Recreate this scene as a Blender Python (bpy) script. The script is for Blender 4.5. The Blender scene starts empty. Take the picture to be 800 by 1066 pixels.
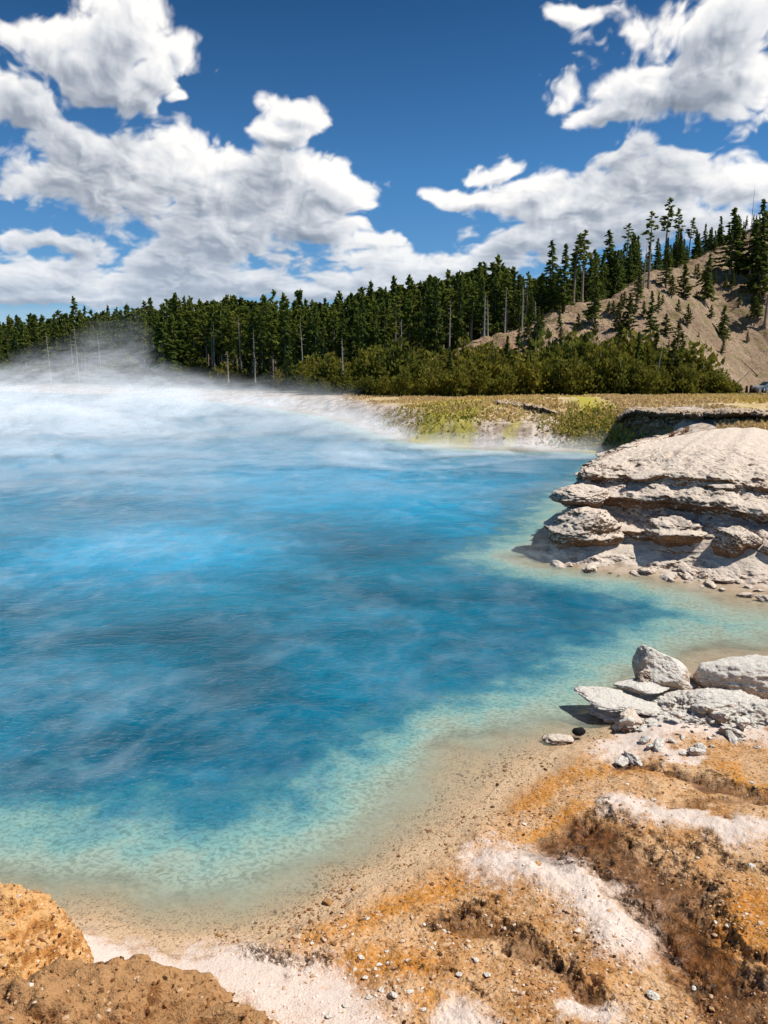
import bpy, bmesh, math, random
import numpy as np
from mathutils import Vector, Matrix, Euler

random.seed(11)
RNG = np.random.default_rng(7)
sc = bpy.context.scene
COL = sc.collection
PI = math.pi

# ------------------------------------------------------------------ camera model
CAM_Z = 5.0
FPX = 805.0                      # focal length in photo pixels (photo is 800 x 1066)
PITCH = math.radians(10.9)
CP, SP = math.cos(PITCH), math.sin(PITCH)
SUN_AZ = math.radians(93)        # to the right of the view direction
SUN_EL = math.radians(57)


def ray(px, py):
    a, b = (px - 400.0) / FPX, (533.0 - py) / FPX
    return np.array([a, CP + b * SP, -SP + b * CP])


def onz(px, py, z=0.0):
    d = ray(px, py)
    t = (z - CAM_Z) / d[2]
    return np.array([d[0] * t, d[1] * t, z])


def at_y(px, Y, z):
    """point at forward distance Y and height z that lies on the vertical plane through column px"""
    depth = Y * CP + (CAM_Z - z) * SP
    return np.array([(px - 400.0) / FPX * depth, Y, z])


def at_row(px, py, Y):
    d = ray(px, py)
    t = Y / d[1]
    return np.array([d[0] * t, Y, CAM_Z + d[2] * t])


def plan(x, y):
    """log-polar plan coordinates about the viewpoint"""
    return np.arctan2(x, y), 0.5 * np.log(np.maximum(x * x + y * y, 1e-6))


def pplan(px, py, z=0.2):
    p = onz(px, py, z)
    a, b = plan(p[0], p[1])
    return (float(a), float(b))


# ------------------------------------------------------------------ numpy noise
_T2 = RNG.random((256, 256)).astype(np.float32)
_T3 = RNG.random((64, 64, 64)).astype(np.float32)


def vn2(x, y):
    xi, yi = np.floor(x).astype(np.int64), np.floor(y).astype(np.int64)
    fx, fy = x - xi, y - yi
    fx = fx * fx * fx * (fx * (fx * 6 - 15) + 10)
    fy = fy * fy * fy * (fy * (fy * 6 - 15) + 10)
    x0, x1, y0, y1 = xi & 255, (xi + 1) & 255, yi & 255, (yi + 1) & 255
    a = _T2[x0, y0] * (1 - fx) + _T2[x1, y0] * fx
    b = _T2[x0, y1] * (1 - fx) + _T2[x1, y1] * fx
    return a * (1 - fy) + b * fy


def fbm2(x, y, octv=5, gain=0.5):
    s, a, t = 0, 1.0, 0.0
    c, sn = math.cos(0.6), math.sin(0.6)
    for i in range(octv):
        s = s + a * vn2(x + 17.3 * i, y - 9.1 * i)
        t += a
        a *= gain
        x, y = 2.03 * (c * x - sn * y), 2.03 * (sn * x + c * y)
    return s / t


def vn3(x, y, z):
    xi, yi, zi = (np.floor(v).astype(np.int64) for v in (x, y, z))
    fx, fy, fz = x - xi, y - yi, z - zi
    fx, fy, fz = (f * f * (3 - 2 * f) for f in (fx, fy, fz))
    x0, x1, y0, y1, z0, z1 = xi & 63, (xi + 1) & 63, yi & 63, (yi + 1) & 63, zi & 63, (zi + 1) & 63
    def L(a, b, f): return a * (1 - f) + b * f
    return L(L(L(_T3[x0, y0, z0], _T3[x1, y0, z0], fx), L(_T3[x0, y1, z0], _T3[x1, y1, z0], fx), fy),
             L(L(_T3[x0, y0, z1], _T3[x1, y0, z1], fx), L(_T3[x0, y1, z1], _T3[x1, y1, z1], fx), fy), fz)


def fbm3(x, y, z, octv=4, gain=0.5):
    s, a, t = 0, 1.0, 0.0
    for i in range(octv):
        s = s + a * vn3(x + 7.7 * i, y + 3.1 * i, z - 5.3 * i)
        t += a
        a *= gain
        x, y, z = 2.03 * x, 2.03 * y, 2.03 * z
    return s / t


def sstep(a, b, x):
    t = np.clip((x - a) / (b - a), 0, 1)
    return t * t * (3 - 2 * t)


# ------------------------------------------------------------------ mesh helpers
def link(o, parent=None):
    COL.objects.link(o)
    if parent is not None:
        o.parent = parent
    return o


def np_mesh(name, verts, faces, attrs=None, smooth=True):
    """faces: (n,3) or (n,4) int array"""
    me = bpy.data.meshes.new(name)
    verts = np.ascontiguousarray(verts, dtype=np.float32)
    faces = np.ascontiguousarray(faces, dtype=np.int32)
    n, k = faces.shape
    me.vertices.add(len(verts))
    me.vertices.foreach_set('co', verts.ravel())
    me.loops.add(n * k)
    me.loops.foreach_set('vertex_index', faces.ravel())
    me.polygons.add(n)
    me.polygons.foreach_set('loop_start', np.arange(0, n * k, k, dtype=np.int32))
    try:
        me.polygons.foreach_set('loop_total', np.full(n, k, dtype=np.int32))
    except Exception:
        pass
    me.polygons.foreach_set('use_smooth', np.full(n, smooth, dtype=bool))
    me.update(calc_edges=True)
    for an, arr in (attrs or {}).items():
        arr = np.ascontiguousarray(arr, dtype=np.float32)
        if arr.ndim == 1:
            at = me.attributes.new(an, 'FLOAT', 'POINT')
            at.data.foreach_set('value', arr)
        else:
            at = me.attributes.new(an, 'FLOAT_COLOR', 'POINT')
            at.data.foreach_set('color', np.hstack([arr, np.ones((len(arr), 1), np.float32)]).ravel())
    me.validate()
    return me


def grid_faces(nu, nv):
    i = np.arange(nu * nv).reshape(nv, nu)
    return np.stack([i[:-1, :-1].ravel(), i[:-1, 1:].ravel(), i[1:, 1:].ravel(), i[1:, :-1].ravel()], 1)


def mesh_obj(name, me, mat=None, parent=None):
    o = bpy.data.objects.new(name, me)
    if mat is not None:
        me.materials.append(mat)
    return link(o, parent)


def bm_obj(name, bm, mat=None, parent=None, smooth=True):
    me = bpy.data.meshes.new(name)
    for f in bm.faces:
        f.smooth = smooth
    bm.to_mesh(me)
    bm.free()
    return mesh_obj(name, me, mat, parent)


def empty(name, loc=(0, 0, 0), rz=0.0):
    o = bpy.data.objects.new(name, None)
    o.empty_display_size = 0.3
    o.location = loc
    o.rotation_euler = (0, 0, rz)
    return link(o)


def tag(o, label=None, cat=None, group=None, kind=None):
    if label: o['label'] = label
    if cat: o['category'] = cat
    if group: o['group'] = group
    if kind: o['kind'] = kind
    return o


def copy_tree(o, parent=None):
    c = o.copy()
    COL.objects.link(c)
    c.parent = parent
    for ch in list(o.children):
        copy_tree(ch, c)
    return c


# ------------------------------------------------------------------ node helper
class NT:
    def __init__(self, tree):
        self.t = tree

    def node(self, kind, **kw):
        n = self.t.nodes.new(kind)
        for k, v in kw.items():
            setattr(n, k, v)
        return n

    def put(self, sock, v):
        if v is None:
            return
        if isinstance(v, bpy.types.NodeSocket):
            self.t.links.new(v, sock)
        elif isinstance(v, (int, float)):
            if sock.type == 'VECTOR': sock.default_value = (v, v, v)
            elif sock.type == 'RGBA': sock.default_value = (v, v, v, 1)
            else: sock.default_value = v
        else:
            v = tuple(v)
            if sock.type == 'RGBA' and len(v) == 3: v = v + (1,)
            sock.default_value = v

    def m(self, op, a, b=None, c=None, clamp=False):
        n = self.node('ShaderNodeMath', operation=op, use_clamp=clamp)
        for s, v in zip(n.inputs, (a, b, c)): self.put(s, v)
        return n.outputs[0]

    def v(self, op, a, b=None, c=None):
        n = self.node('ShaderNodeVectorMath', operation=op)
        for s, v in zip(n.inputs, (a, b, c)): self.put(s, v)
        return n.outputs['Value'] if op in ('DOT_PRODUCT', 'LENGTH') else n.outputs[0]

    def mix(self, f, a, b, blend='MIX'):
        n = self.node('ShaderNodeMix', data_type='RGBA', blend_type=blend)
        self.put(n.inputs[0], f); self.put(n.inputs[6], a); self.put(n.inputs[7], b)
        return n.outputs[2]

    def ramp(self, f, *stops, interp='LINEAR'):
        n = self.node('ShaderNodeValToRGB')
        n.color_ramp.interpolation = interp
        e = n.color_ramp.elements
        while len(e) < len(stops): e.new(0.5)
        for el, (p, c) in zip(e, stops):
            el.position = p
            el.color = (c, c, c, 1) if isinstance(c, (int, float)) else tuple(c) + (1,)
        self.put(n.inputs[0], f)
        return n.outputs[0]

    def ss(self, f, lo, hi, a=0.0, b=1.0):
        n = self.node('ShaderNodeMapRange', interpolation_type='SMOOTHSTEP')
        self.put(n.inputs[0], f)
        for i, val in zip((1, 2, 3, 4), (lo, hi, a, b)): self.put(n.inputs[i], val)
        return n.outputs[0]

    def noise(self, vec, scale, detail=3, rough=0.5, dist=0.0, out=0):
        n = self.node('ShaderNodeTexNoise')
        self.put(n.inputs['Vector'], vec)
        n.inputs['Scale'].default_value = scale
        n.inputs['Detail'].default_value = detail
        n.inputs['Roughness'].default_value = rough
        n.inputs['Distortion'].default_value = dist
        return n.outputs[out]

    def vor(self, vec, scale, feature='F1', out='Distance', rand=1.0):
        n = self.node('ShaderNodeTexVoronoi', feature=feature)
        self.put(n.inputs['Vector'], vec)
        n.inputs['Scale'].default_value = scale
        n.inputs['Randomness'].default_value = rand
        return n.outputs[out]

    def attr(self, name, out='Fac'):
        n = self.node('ShaderNodeAttribute', attribute_name=name)
        return n.outputs[out]

    def pos(self):
        return self.node('ShaderNodeNewGeometry').outputs['Position']

    def bump(self, h, strength=0.5, dist=0.05, normal=None):
        n = self.node('ShaderNodeBump')
        n.inputs['Strength'].default_value = strength
        n.inputs['Distance'].default_value = dist
        self.put(n.inputs['Height'], h)
        if normal is not None: self.put(n.inputs['Normal'], normal)
        return n.outputs[0]


def material(name):
    m = bpy.data.materials.new(name)
    m.use_nodes = True
    m.node_tree.nodes.clear()
    n = NT(m.node_tree)
    out = n.node('ShaderNodeOutputMaterial')
    return m, n, out


def principled(n, out, color, rough=0.9, normal=None, spec=0.3, **kw):
    b = n.node('ShaderNodeBsdfPrincipled')
    n.put(b.inputs['Base Color'], color)
    n.put(b.inputs['Roughness'], rough)
    n.put(b.inputs['Specular IOR Level'], spec)
    if normal is not None: n.put(b.inputs['Normal'], normal)
    for k, v in kw.items(): n.put(b.inputs[k], v)
    n.t.links.new(b.outputs[0], out.inputs[0])
    return b


def flat_mat(name, color, rough=0.7, spec=0.4, metallic=0.0, noise=0.15, nscale=3.0):
    m, n, out = material(name)
    tc = n.node('ShaderNodeTexCoord').outputs['Object']
    f = n.noise(tc, nscale, 4)
    c = n.mix(f, tuple(v * (1 - noise) for v in color), tuple(min(1, v * (1 + noise)) for v in color))
    principled(n, out, c, rough, None, spec, Metallic=metallic)
    return m


# ------------------------------------------------------------------ camera, sun, sky
cam_d = bpy.data.cameras.new('camera')
cam = link(bpy.data.objects.new('camera', cam_d))
cam.location = (0, 0, CAM_Z)
cam.rotation_euler = (PI / 2 - PITCH, 0, 0)
cam_d.sensor_fit = 'VERTICAL'
cam_d.angle = 2 * math.atan(533.0 / FPX)
cam_d.clip_start = 0.1
cam_d.clip_end = 12000
sc.camera = cam

sun_d = bpy.data.lights.new('sun', 'SUN')
sun_d.energy = 4.8
sun_d.angle = math.radians(0.5)
sun_d.color = (1.0, 0.94, 0.86)
sun = link(bpy.data.objects.new('sun', sun_d))
to_sun = Vector((math.sin(SUN_AZ) * math.cos(SUN_EL), math.cos(SUN_AZ) * math.cos(SUN_EL), math.sin(SUN_EL)))
sun.rotation_euler = to_sun.to_track_quat('Z', 'Y').to_euler()
sun.location = to_sun * 50

world = bpy.data.worlds.new('World')
sc.world = world
world.use_nodes = True


def azel(px, py):
    d = ray(px, py)
    d = d / np.linalg.norm(d)
    return math.degrees(math.atan2(d[0], d[1])), math.degrees(math.asin(d[2]))


# clouds: (x, y, half width, half height) as seen in the photograph -> azimuth / elevation cells of the sky
CLOUDS = [
    (125, 25, 50, 42), (70, 62, 78, 45), (165, 78, 52, 34), (105, 92, 80, 34), (8, 110, 50, 36), (20, 40, 36, 24),
    (300, 105, 25, 30), (292, 140, 28, 28), (196, 116, 12, 9),
    (120, 165, 130, 34), (60, 190, 110, 26), (280, 185, 105, 30), (350, 195, 62, 22), (210, 205, 150, 40), (335, 232, 50, 20),
    (235, 250, 120, 26),
    (50, 246, 55, 16), (155, 268, 80, 22), (390, 258, 42, 16), (190, 292, 250, 26), (20, 290, 150, 22), (420, 285, 110, 22),
    (90, 308, 190, 13), (330, 303, 170, 13), (498, 170, 24, 9), (480, 198, 36, 11), (535, 203, 48, 26),
    (742, 28, 104, 52), (690, 98, 118, 38), (618, 126, 55, 17), (788, 82, 80, 48),
    (640, 165, 30, 22), (700, 194, 115, 30), (610, 225, 85, 30), (778, 178, 62, 28), (680, 245, 150, 30), (560, 262, 80, 24),
    (605, 22, 34, 14), (565, 2, 36, 9),
]


def worley2(x, y, seed=0):
    """distance to the nearest feature point (0..~1)"""
    xi, yi = np.floor(x).astype(np.int64), np.floor(y).astype(np.int64)
    best = np.full(x.shape, 9.0, np.float32)
    for i in (-1, 0, 1):
        for j in (-1, 0, 1):
            cx, cy = xi + i, yi + j
            fx = cx + _T2[(cx + seed) & 255, cy & 255]
            fy = cy + _T2[cy & 255, (cx + 91 + seed) & 255]
            best = np.minimum(best, (x - fx) ** 2 + (y - fy) ** 2)
    return np.sqrt(best)


def build_sky():
    t = world.node_tree
    t.nodes.clear()
    n = NT(t)
    out = n.node('ShaderNodeOutputWorld')
    bg = n.node('ShaderNodeBackground')
    sky = n.node('ShaderNodeTexSky', sky_type='NISHITA')
    sky.sun_disc = False
    sky.sun_elevation = SUN_EL
    sky.sun_rotation = SUN_AZ
    sky.altitude = 2200
    sky.air_density = 1.0
    sky.dust_density = 0.3
    sky.ozone_density = 3.0
    sp = n.node('ShaderNodeSeparateXYZ')
    n.put(sp.inputs[0], n.node('ShaderNodeTexCoord').outputs['Generated'])
    deep = n.ramp(sp.outputs[2], (0.0, (.60, .84, 1.0)), (.22, (.42, .83, 1.06)), (.42, (.165, .45, .66)), (.66, (.045, .18, .29)))
    tint = n.mix(1.0, sky.outputs[0], deep, blend='MULTIPLY')
    n.put(bg.inputs[0], tint)
    bg.inputs[1].default_value = 0.10
    n.t.links.new(bg.outputs[0], out.inputs[0])

    # the cloud field on a far dome: density, then light marched through it towards the sun
    step = 0.075
    A = np.arange(-50, 50 + step, step, dtype=np.float32)
    E = np.arange(-0.6, 50 + step, step, dtype=np.float32)
    az, el = np.meshgrid(A, E)
    yy = 25.0 * np.log(np.maximum(el + 9.0, 0.5))       # layers crowd together towards the horizon
    wx = fbm2(az * 0.16 + 3, yy * 0.17 + 9, 4) - 0.5
    wy = fbm2(az * 0.16 + 40, yy * 0.17 - 7, 4) - 0.5
    qa, qe = az + wx * 5.0, el + wy * 3.6
    body = np.full(az.shape, -9.0, np.float32)
    ssum = np.zeros(az.shape, np.float32)
    for (x, y, sx, sy) in CLOUDS:
        a, e = azel(x, y)
        a1, _ = azel(x + sx, y); a0, _ = azel(x - sx, y)
        _, e1 = azel(x, y - sy); _, e0 = azel(x, y + sy)
        dy = (qe - e) / ((e1 - e0) / 2 * 1.05)
        dy = np.where(dy < 0, dy * 1.25, dy)             # flatter bases
        d = 1.0 - np.sqrt(((qa - a) / ((a1 - a0) / 2 * 1.08)) ** 2 + dy * dy)
        ssum += np.exp(6.0 * np.clip(d, -2, 1))
    body = np.log(ssum) / 6.0
    # clouds beyond the frame carry on at random
    off = sstep(29, 36, np.abs(az)) + sstep(46, 50, el)
    body = body * (1 - np.clip(off, 0, 1)) + np.clip(off, 0, 1) * (fbm2(az * 0.07 + 8, yy * 0.1, 3) - 0.52) * 3
    px_, py_ = az * 0.36, yy * 0.45
    ux = (fbm2(px_ * 1.1 + 5, py_ * 1.1, 3) - 0.5) * 1.2
    uy = (fbm2(px_ * 1.1 + 25, py_ * 1.1 + 9, 3) - 0.5) * 1.2
    f = fbm2(px_ * 0.9 + ux, py_ * 0.9 + uy, 8, 0.55) - 0.5
    b1 = 0.62 - worley2(px_ * 0.9 + ux * 0.7, py_ * 1.0 + uy * 0.7)
    b2 = 0.55 - worley2(px_ * 2.1 + ux, py_ * 2.2 + uy, 31)
    b3 = 0.55 - worley2(px_ * 4.7 + ux * 1.6, py_ * 4.9 + uy * 1.6, 77)
    dens = body * 1.05 + f * 1.25 + b1 * 0.46 + b2 * 0.26 + b3 * 0.13 - 0.13
    thick = np.clip(dens, 0, 1.1)
    alpha = sstep(-0.03, 0.36, dens) ** 0.9
    # self shadow, sun up and to the right
    def shift(a, di, dj):
        return np.pad(a, ((0, abs(di)), (0, abs(dj))), mode='edge')[abs(di):, abs(dj):]
    acc = np.zeros_like(thick)
    for k in range(1, 15):
        r = 0.16 * k * (1 + 0.11 * k)
        acc += shift(thick, int(round(r * 0.86 / step)), int(round(r * 0.50 / step))) * (0.16 * (1 + 0.22 * k))
    trans = np.exp(-acc * 0.56)
    near = thick - shift(thick, int(0.5 / step), int(0.35 / step))
    fine = thick - shift(thick, 2, 2)
    lit = 0.38 + 0.80 * trans + 0.34 * near + 0.30 * fine + 0.16 * (1 - sstep(0.0, 0.6, thick))
    lit = lit + 0.10 * (f + 0.1)
    lit = np.clip(lit, 0, 1.06)
    c0, c1, c2, c3 = (np.array(c, np.float32) for c in ((0.155, 0.185, 0.245), (0.34, 0.385, 0.46), (0.72, 0.745, 0.79), (1.0, 0.985, 0.97)))
    L = lit[..., None]
    col = np.where(L < 0.4, c0 + (c1 - c0) * L / 0.4, np.where(L < 0.72, c1 + (c2 - c1) * (L - 0.4) / 0.32, c2 + (c3 - c2) * np.clip((L - 0.72) / 0.28, 0, 1.2)))
    hz = (0.55 * (1 - sstep(1.0, 12.0, el)))[..., None]
    col = col * (1 - hz) + np.array((0.47, 0.585, 0.74), np.float32) * hz
    alpha = np.clip(alpha + 0.45 * (1 - sstep(0.5, 7.0, el)), 0, 1) * 0.985
    R = 6000.0
    ar, er = np.radians(az), np.radians(el)
    V = np.stack([R * np.sin(ar) * np.cos(er), R * np.cos(ar) * np.cos(er), R * np.sin(er) + CAM_Z], -1).reshape(-1, 3)
    me = np_mesh('sky', V, grid_faces(len(A), len(E)), {'cloud': col.reshape(-1, 3), 'cover': alpha.ravel()})
    m, n, out = material('cloud_layer')
    em = n.node('ShaderNodeEmission')
    n.put(em.inputs[0], n.attr('cloud', 'Color'))
    tr = n.node('ShaderNodeBsdfTransparent')
    mx = n.node('ShaderNodeMixShader')
    n.put(mx.inputs[0], n.attr('cover'))
    n.t.links.new(tr.outputs[0], mx.inputs[1]); n.t.links.new(em.outputs[0], mx.inputs[2])
    n.t.links.new(mx.outputs[0], out.inputs[0])
    m.cycles.emission_sampling = 'NONE'
    o = mesh_obj('sky', me, m)
    tag(o, 'blue summer sky with heaps of white and grey cumulus cloud', None, None, 'structure')


build_sky()

sc.view_settings.view_transform = 'Standard'
sc.view_settings.look = 'None'
sc.view_settings.exposure = 0
sc.cycles.use_denoising = True
sc.cycles.max_bounces = 6
sc.cycles.diffuse_bounces = 3
sc.cycles.glossy_bounces = 2
sc.cycles.transparent_max_bounces = 48

# ------------------------------------------------------------------ the lie of the land
POOL_PX = [(-420, 905), (-150, 935), (0, 952), (60, 958), (140, 969), (200, 975), (262, 968), (305, 952), (350, 932), (395, 908), (440, 880),
           (492, 838), (535, 802), (590, 777), (640, 765), (668, 742), (690, 712), (760, 692), (830, 690), (900, 684), (965, 668),
           (960, 650), (900, 638), (800, 624), (730, 608), (665, 597), (605, 590), (568, 585), (557, 580), (585, 572), (599, 559),
           (610, 545), (622, 524), (654, 500), (670, 474), (600, 469), (520, 468), (470, 465), (430, 459), (398, 450), (370, 440),
           (330, 431), (290, 425), (230, 418), (150, 412), (0, 407), (-200, 405)]
POOL = np.array([onz(x, y)[:2] for x, y in POOL_PX] + [(-150, 150), (-130, 60), (-60, 22)])


def pool_sd(x, y):
    """signed distance to the pool edge, positive on land"""
    shp = x.shape
    x, y = x.ravel(), y.ravel()
    best = np.full(x.shape, 1e9)
    ins = np.zeros(x.shape, bool)
    n = len(POOL)
    for i in range(n):
        ax, ay = POOL[i]
        bx, by = POOL[(i + 1) % n]
        dx, dy = bx - ax, by - ay
        tt = np.clip(((x - ax) * dx + (y - ay) * dy) / (dx * dx + dy * dy), 0, 1)
        best = np.minimum(best, (x - ax - tt * dx) ** 2 + (y - ay - tt * dy) ** 2)
        c = (ay > y) != (by > y)
        ins ^= c & (x < (bx - ax) * (y - ay) / (by - ay + 1e-12) + ax)
    d = np.sqrt(best)
    return np.where(ins, -d, d).reshape(shp)


_ctl = []
for px, py, z in [(400, 965, .10), (330, 980, .10), (250, 1010, .12), (150, 1000, .08), (60, 1000, .3), (0, 1010, .6), (-200, 1010, .6), (-400, 1010, .8),
                  (480, 930, .16), (560, 880, .14), (620, 830, .16), (690, 800, .18), (760, 790, .22), (850, 790, .3),
                  (600, 900, .22), (700, 880, .30), (800, 880, .38), (900, 880, .5), (560, 970, .26), (680, 970, .34), (800, 970, .46), (950, 970, .6),
                  (420, 1040, .20), (550, 1050, .34), (680, 1050, .42), (800, 1050, .55), (300, 1066, .16), (200, 1066, .15), (100, 1066, .3), (0, 1080, .5),
                  (0, 1300, .8), (400, 1300, .5), (800, 1300, .9), (400, 1900, 1.1), (0, 1900, 1.2), (900, 1900, 1.3),
                  (700, 765, .16), (760, 730, .2), (850, 720, .3), (950, 720, .4), (700, 735, .08), (780, 705, .06)]:
    p = onz(px, py, z)
    _ctl.append((p[0], p[1], z))
for px, Y, z in [(640, 21.2, .3), (700, 20.6, .4), (800, 20, .4), (900, 20, .4), (640, 24, 1.0), (700, 23, 1.3), (800, 22.5, 1.4), (950, 22.5, 1.5),
                 (680, 27, 1.7), (750, 27, 1.9), (850, 27, 2.0), (1000, 27, 2.1), (700, 31, 1.7), (740, 31, 2.1), (800, 31, 2.3), (900, 31, 2.4),
                 (700, 35, 1.3), (750, 34, 1.6), (800, 33.5, 2.0), (690, 40, 1.8), (730, 38.5, 2.05), (800, 36.5, 2.2), (900, 35.5, 2.3), (690, 44, 2.35), (740, 42.5, 2.5), (800, 41, 2.55), (900, 40, 2.6),
                 (620, 46, 1.1), (560, 46.5, .9), (620, 50, 2.2), (560, 51, 2.2), (500, 49, 1.2), (470, 50, 1.3), (510, 54, 2.1), (450, 58, 1.6), (420, 56, .8),
                 (400, 67, 1.3), (350, 82, 1.3), (300, 97, 1.2), (200, 128, 1.0), (100, 150, 1.2), (0, 155, 1.3), (-200, 155, 1.4),
                 (800, 60, 2.25), (950, 60, 2.3), (600, 66, 2.05), (500, 70, 1.9), (700, 75, 1.95), (450, 78, 1.6), (800, 88, 1.55), (600, 90, 1.5), (400, 100, 1.5),
                 (800, 118, .85), (900, 118, .9), (600, 120, 1.4), (500, 130, 1.5), (300, 140, 1.5), (100, 175, 1.6), (-200, 175, 1.6), (-400, 175, 1.6),
                 (800, 200, 1.2), (500, 200, 2), (200, 250, 2), (-200, 300, 2), (800, 500, 3), (400, 800, 3), (0, 800, 3), (400, 3000, 5), (-500, 3000, 5), (1200, 3000, 5)]:
    p = at_y(px, Y, z)
    _ctl.append((p[0], p[1], z))
_ctl = np.array(_ctl)
_cu, _cv = plan(_ctl[:, 0], _ctl[:, 1])


def _tps(r2):
    return 0.5 * r2 * np.log(r2 + 1e-9)


_K = _tps((_cu[:, None] - _cu[None]) ** 2 + (_cv[:, None] - _cv[None]) ** 2) + np.eye(len(_cu)) * 2e-4
_Pm = np.stack([np.ones_like(_cu), _cu, _cv], 1)
_M = np.block([[_K, _Pm], [_Pm.T, np.zeros((3, 3))]])
_Wt = np.linalg.solve(_M, np.concatenate([_ctl[:, 2], np.zeros(3)]))


def land_rbf(u, v):
    out = _Wt[-3] + _Wt[-2] * u + _Wt[-1] * v
    for k in range(len(_cu)):
        out = out + _Wt[k] * _tps((u - _cu[k]) ** 2 + (v - _cv[k]) ** 2)
    return out


# plan strokes: painted mineral bands and relief follow the same lines on the ground
def stroke(u, v, pts, width, z=0.25):
    """1 on the line, 0 at `width` photo pixels away (log-polar plan, so width is a visual width at the viewpoint)"""
    q = [pplan(x, y, z) for x, y in pts]
    best = np.full(u.shape, 1e9)
    for (ax, ay), (bx, by) in zip(q[:-1], q[1:]):
        dx, dy = bx - ax, by - ay
        tt = np.clip(((u - ax) * dx + (v - ay) * dy) / (dx * dx + dy * dy + 1e-12), 0, 1)
        best = np.minimum(best, (u - ax - tt * dx) ** 2 + (v - ay - tt * dy) ** 2)
    return np.clip(1 - np.sqrt(best) / (width / 700.0), 0, 1)


def blob(u, v, px, py, rx, ry=None, z=0.25):
    a, b = pplan(px, py, z)
    a2, _ = pplan(px + rx, py, z)
    _, b2 = pplan(px, py - (ry or rx), z)
    return np.clip(1 - np.sqrt(((u - a) / (a2 - a)) ** 2 + ((v - b) / (b2 - b)) ** 2), 0, 1)


CHANNELS = [([(575, 880), (612, 862), (650, 905), (692, 935), (722, 990), (765, 1066), (790, 1120)], 44),
            ([(640, 786), (690, 792), (740, 816), (800, 838), (870, 850)], 17),
            ([(470, 940), (510, 965), (560, 1000), (620, 1050)], 22),
            ([(700, 842), (760, 838), (820, 845)], 12)]
CHANNEL_W = [1.0, 0.9, 0.75, 0.6]
WHITES = [([(60, 985), (150, 1000), (260, 1000), (330, 1030), (370, 1070)], 62),
          ([(90, 975), (180, 985), (262, 985)], 34),
          ([(525, 890), (575, 905), (620, 935), (655, 980)], 46),
          ([(652, 838), (700, 852), (760, 872), (830, 890)], 26),
          ([(640, 768), (700, 752), (800, 752), (900, 750)], 36),
          ([(600, 1060), (630, 1075)], 30), ([(470, 1060), (500, 1075)], 30), ([(690, 775), (730, 790)], 10)]
DARKS = [([(590, 872), (600, 890), (640, 905), (668, 935), (690, 975), (720, 1020), (738, 1066)], 9), ([(640, 846), (672, 862), (712, 905), (742, 940), (762, 990), (790, 1030)], 11), ([(500, 935), (540, 965), (585, 1000), (630, 1040)], 8), ([(655, 784), (700, 792), (745, 806), (800, 830)], 6), ([(420, 1000), (470, 1010), (500, 1040)], 6),
         ([(585, 884), (608, 858), (640, 836)], 13), ([(455, 946), (475, 938), (505, 932)], 14), ([(512, 962), (528, 984)], 10),
         ([(650, 872), (680, 876)], 11), ([(685, 895), (710, 900), (735, 882), (760, 905), (805, 925)], 17), ([(768, 1030), (775, 1052)], 17),
         ([(720, 945), (745, 965), (765, 985)], 22), ([(600, 888), (622, 884)], 13), ([(262, 972), (300, 985), (335, 990)], 15),
         ([(640, 785), (690, 795), (728, 808)], 5), ([(560, 1000), (600, 1030)], 12)]
ORANGE = [([(300, 968), (360, 950), (420, 925), (470, 900)], 26), ([(535, 822), (575, 800), (640, 790), (700, 800)], 22), ([(470, 955), (492, 962)], 12),
          ([(740, 1000), (780, 960), (800, 1010)], 45), ([(480, 905), (560, 850), (600, 830)], 16), ([(330, 1000), (400, 980), (430, 1000)], 30),
          ([(760, 800), (800, 830)], 20), ([(425, 1050), (450, 1040)], 14)]


def hash_warp(x, y, amp):
    """a ragged displacement in plan units"""
    return (fbm2(x * 2.3 + 5, y * 2.3, 5, .6) - .5) * amp, (fbm2(x * 2.3 + 55, y * 2.3 + 31, 5, .6) - .5) * amp


def depth_below(d, u, v):
    """water depth at distance d (m) inside the pool"""
    shal = np.clip(blob(u, v, 790, 655, 230, 75, 0) * 1.5, 0, 1)
    flat = np.clip(blob(u + (fbm2(u * 14, v * 14, 4) - .5) * .12, v + (fbm2(u * 14 + 9, v * 14, 4) - .5) * .12, 515, 805, 230, 115, 0) * 1.2, 0, 1)
    k = 1.0 - 0.68 * shal
    dd = d * (1 - 0.46 * sstep(0, 1, flat))
    far = np.exp(np.clip(v - 2.7, 0, 3) * 0.3)
    return k * (0.17 * dd + 0.40 * np.maximum(0, dd - 0.6) ** 1.35) / far


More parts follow.
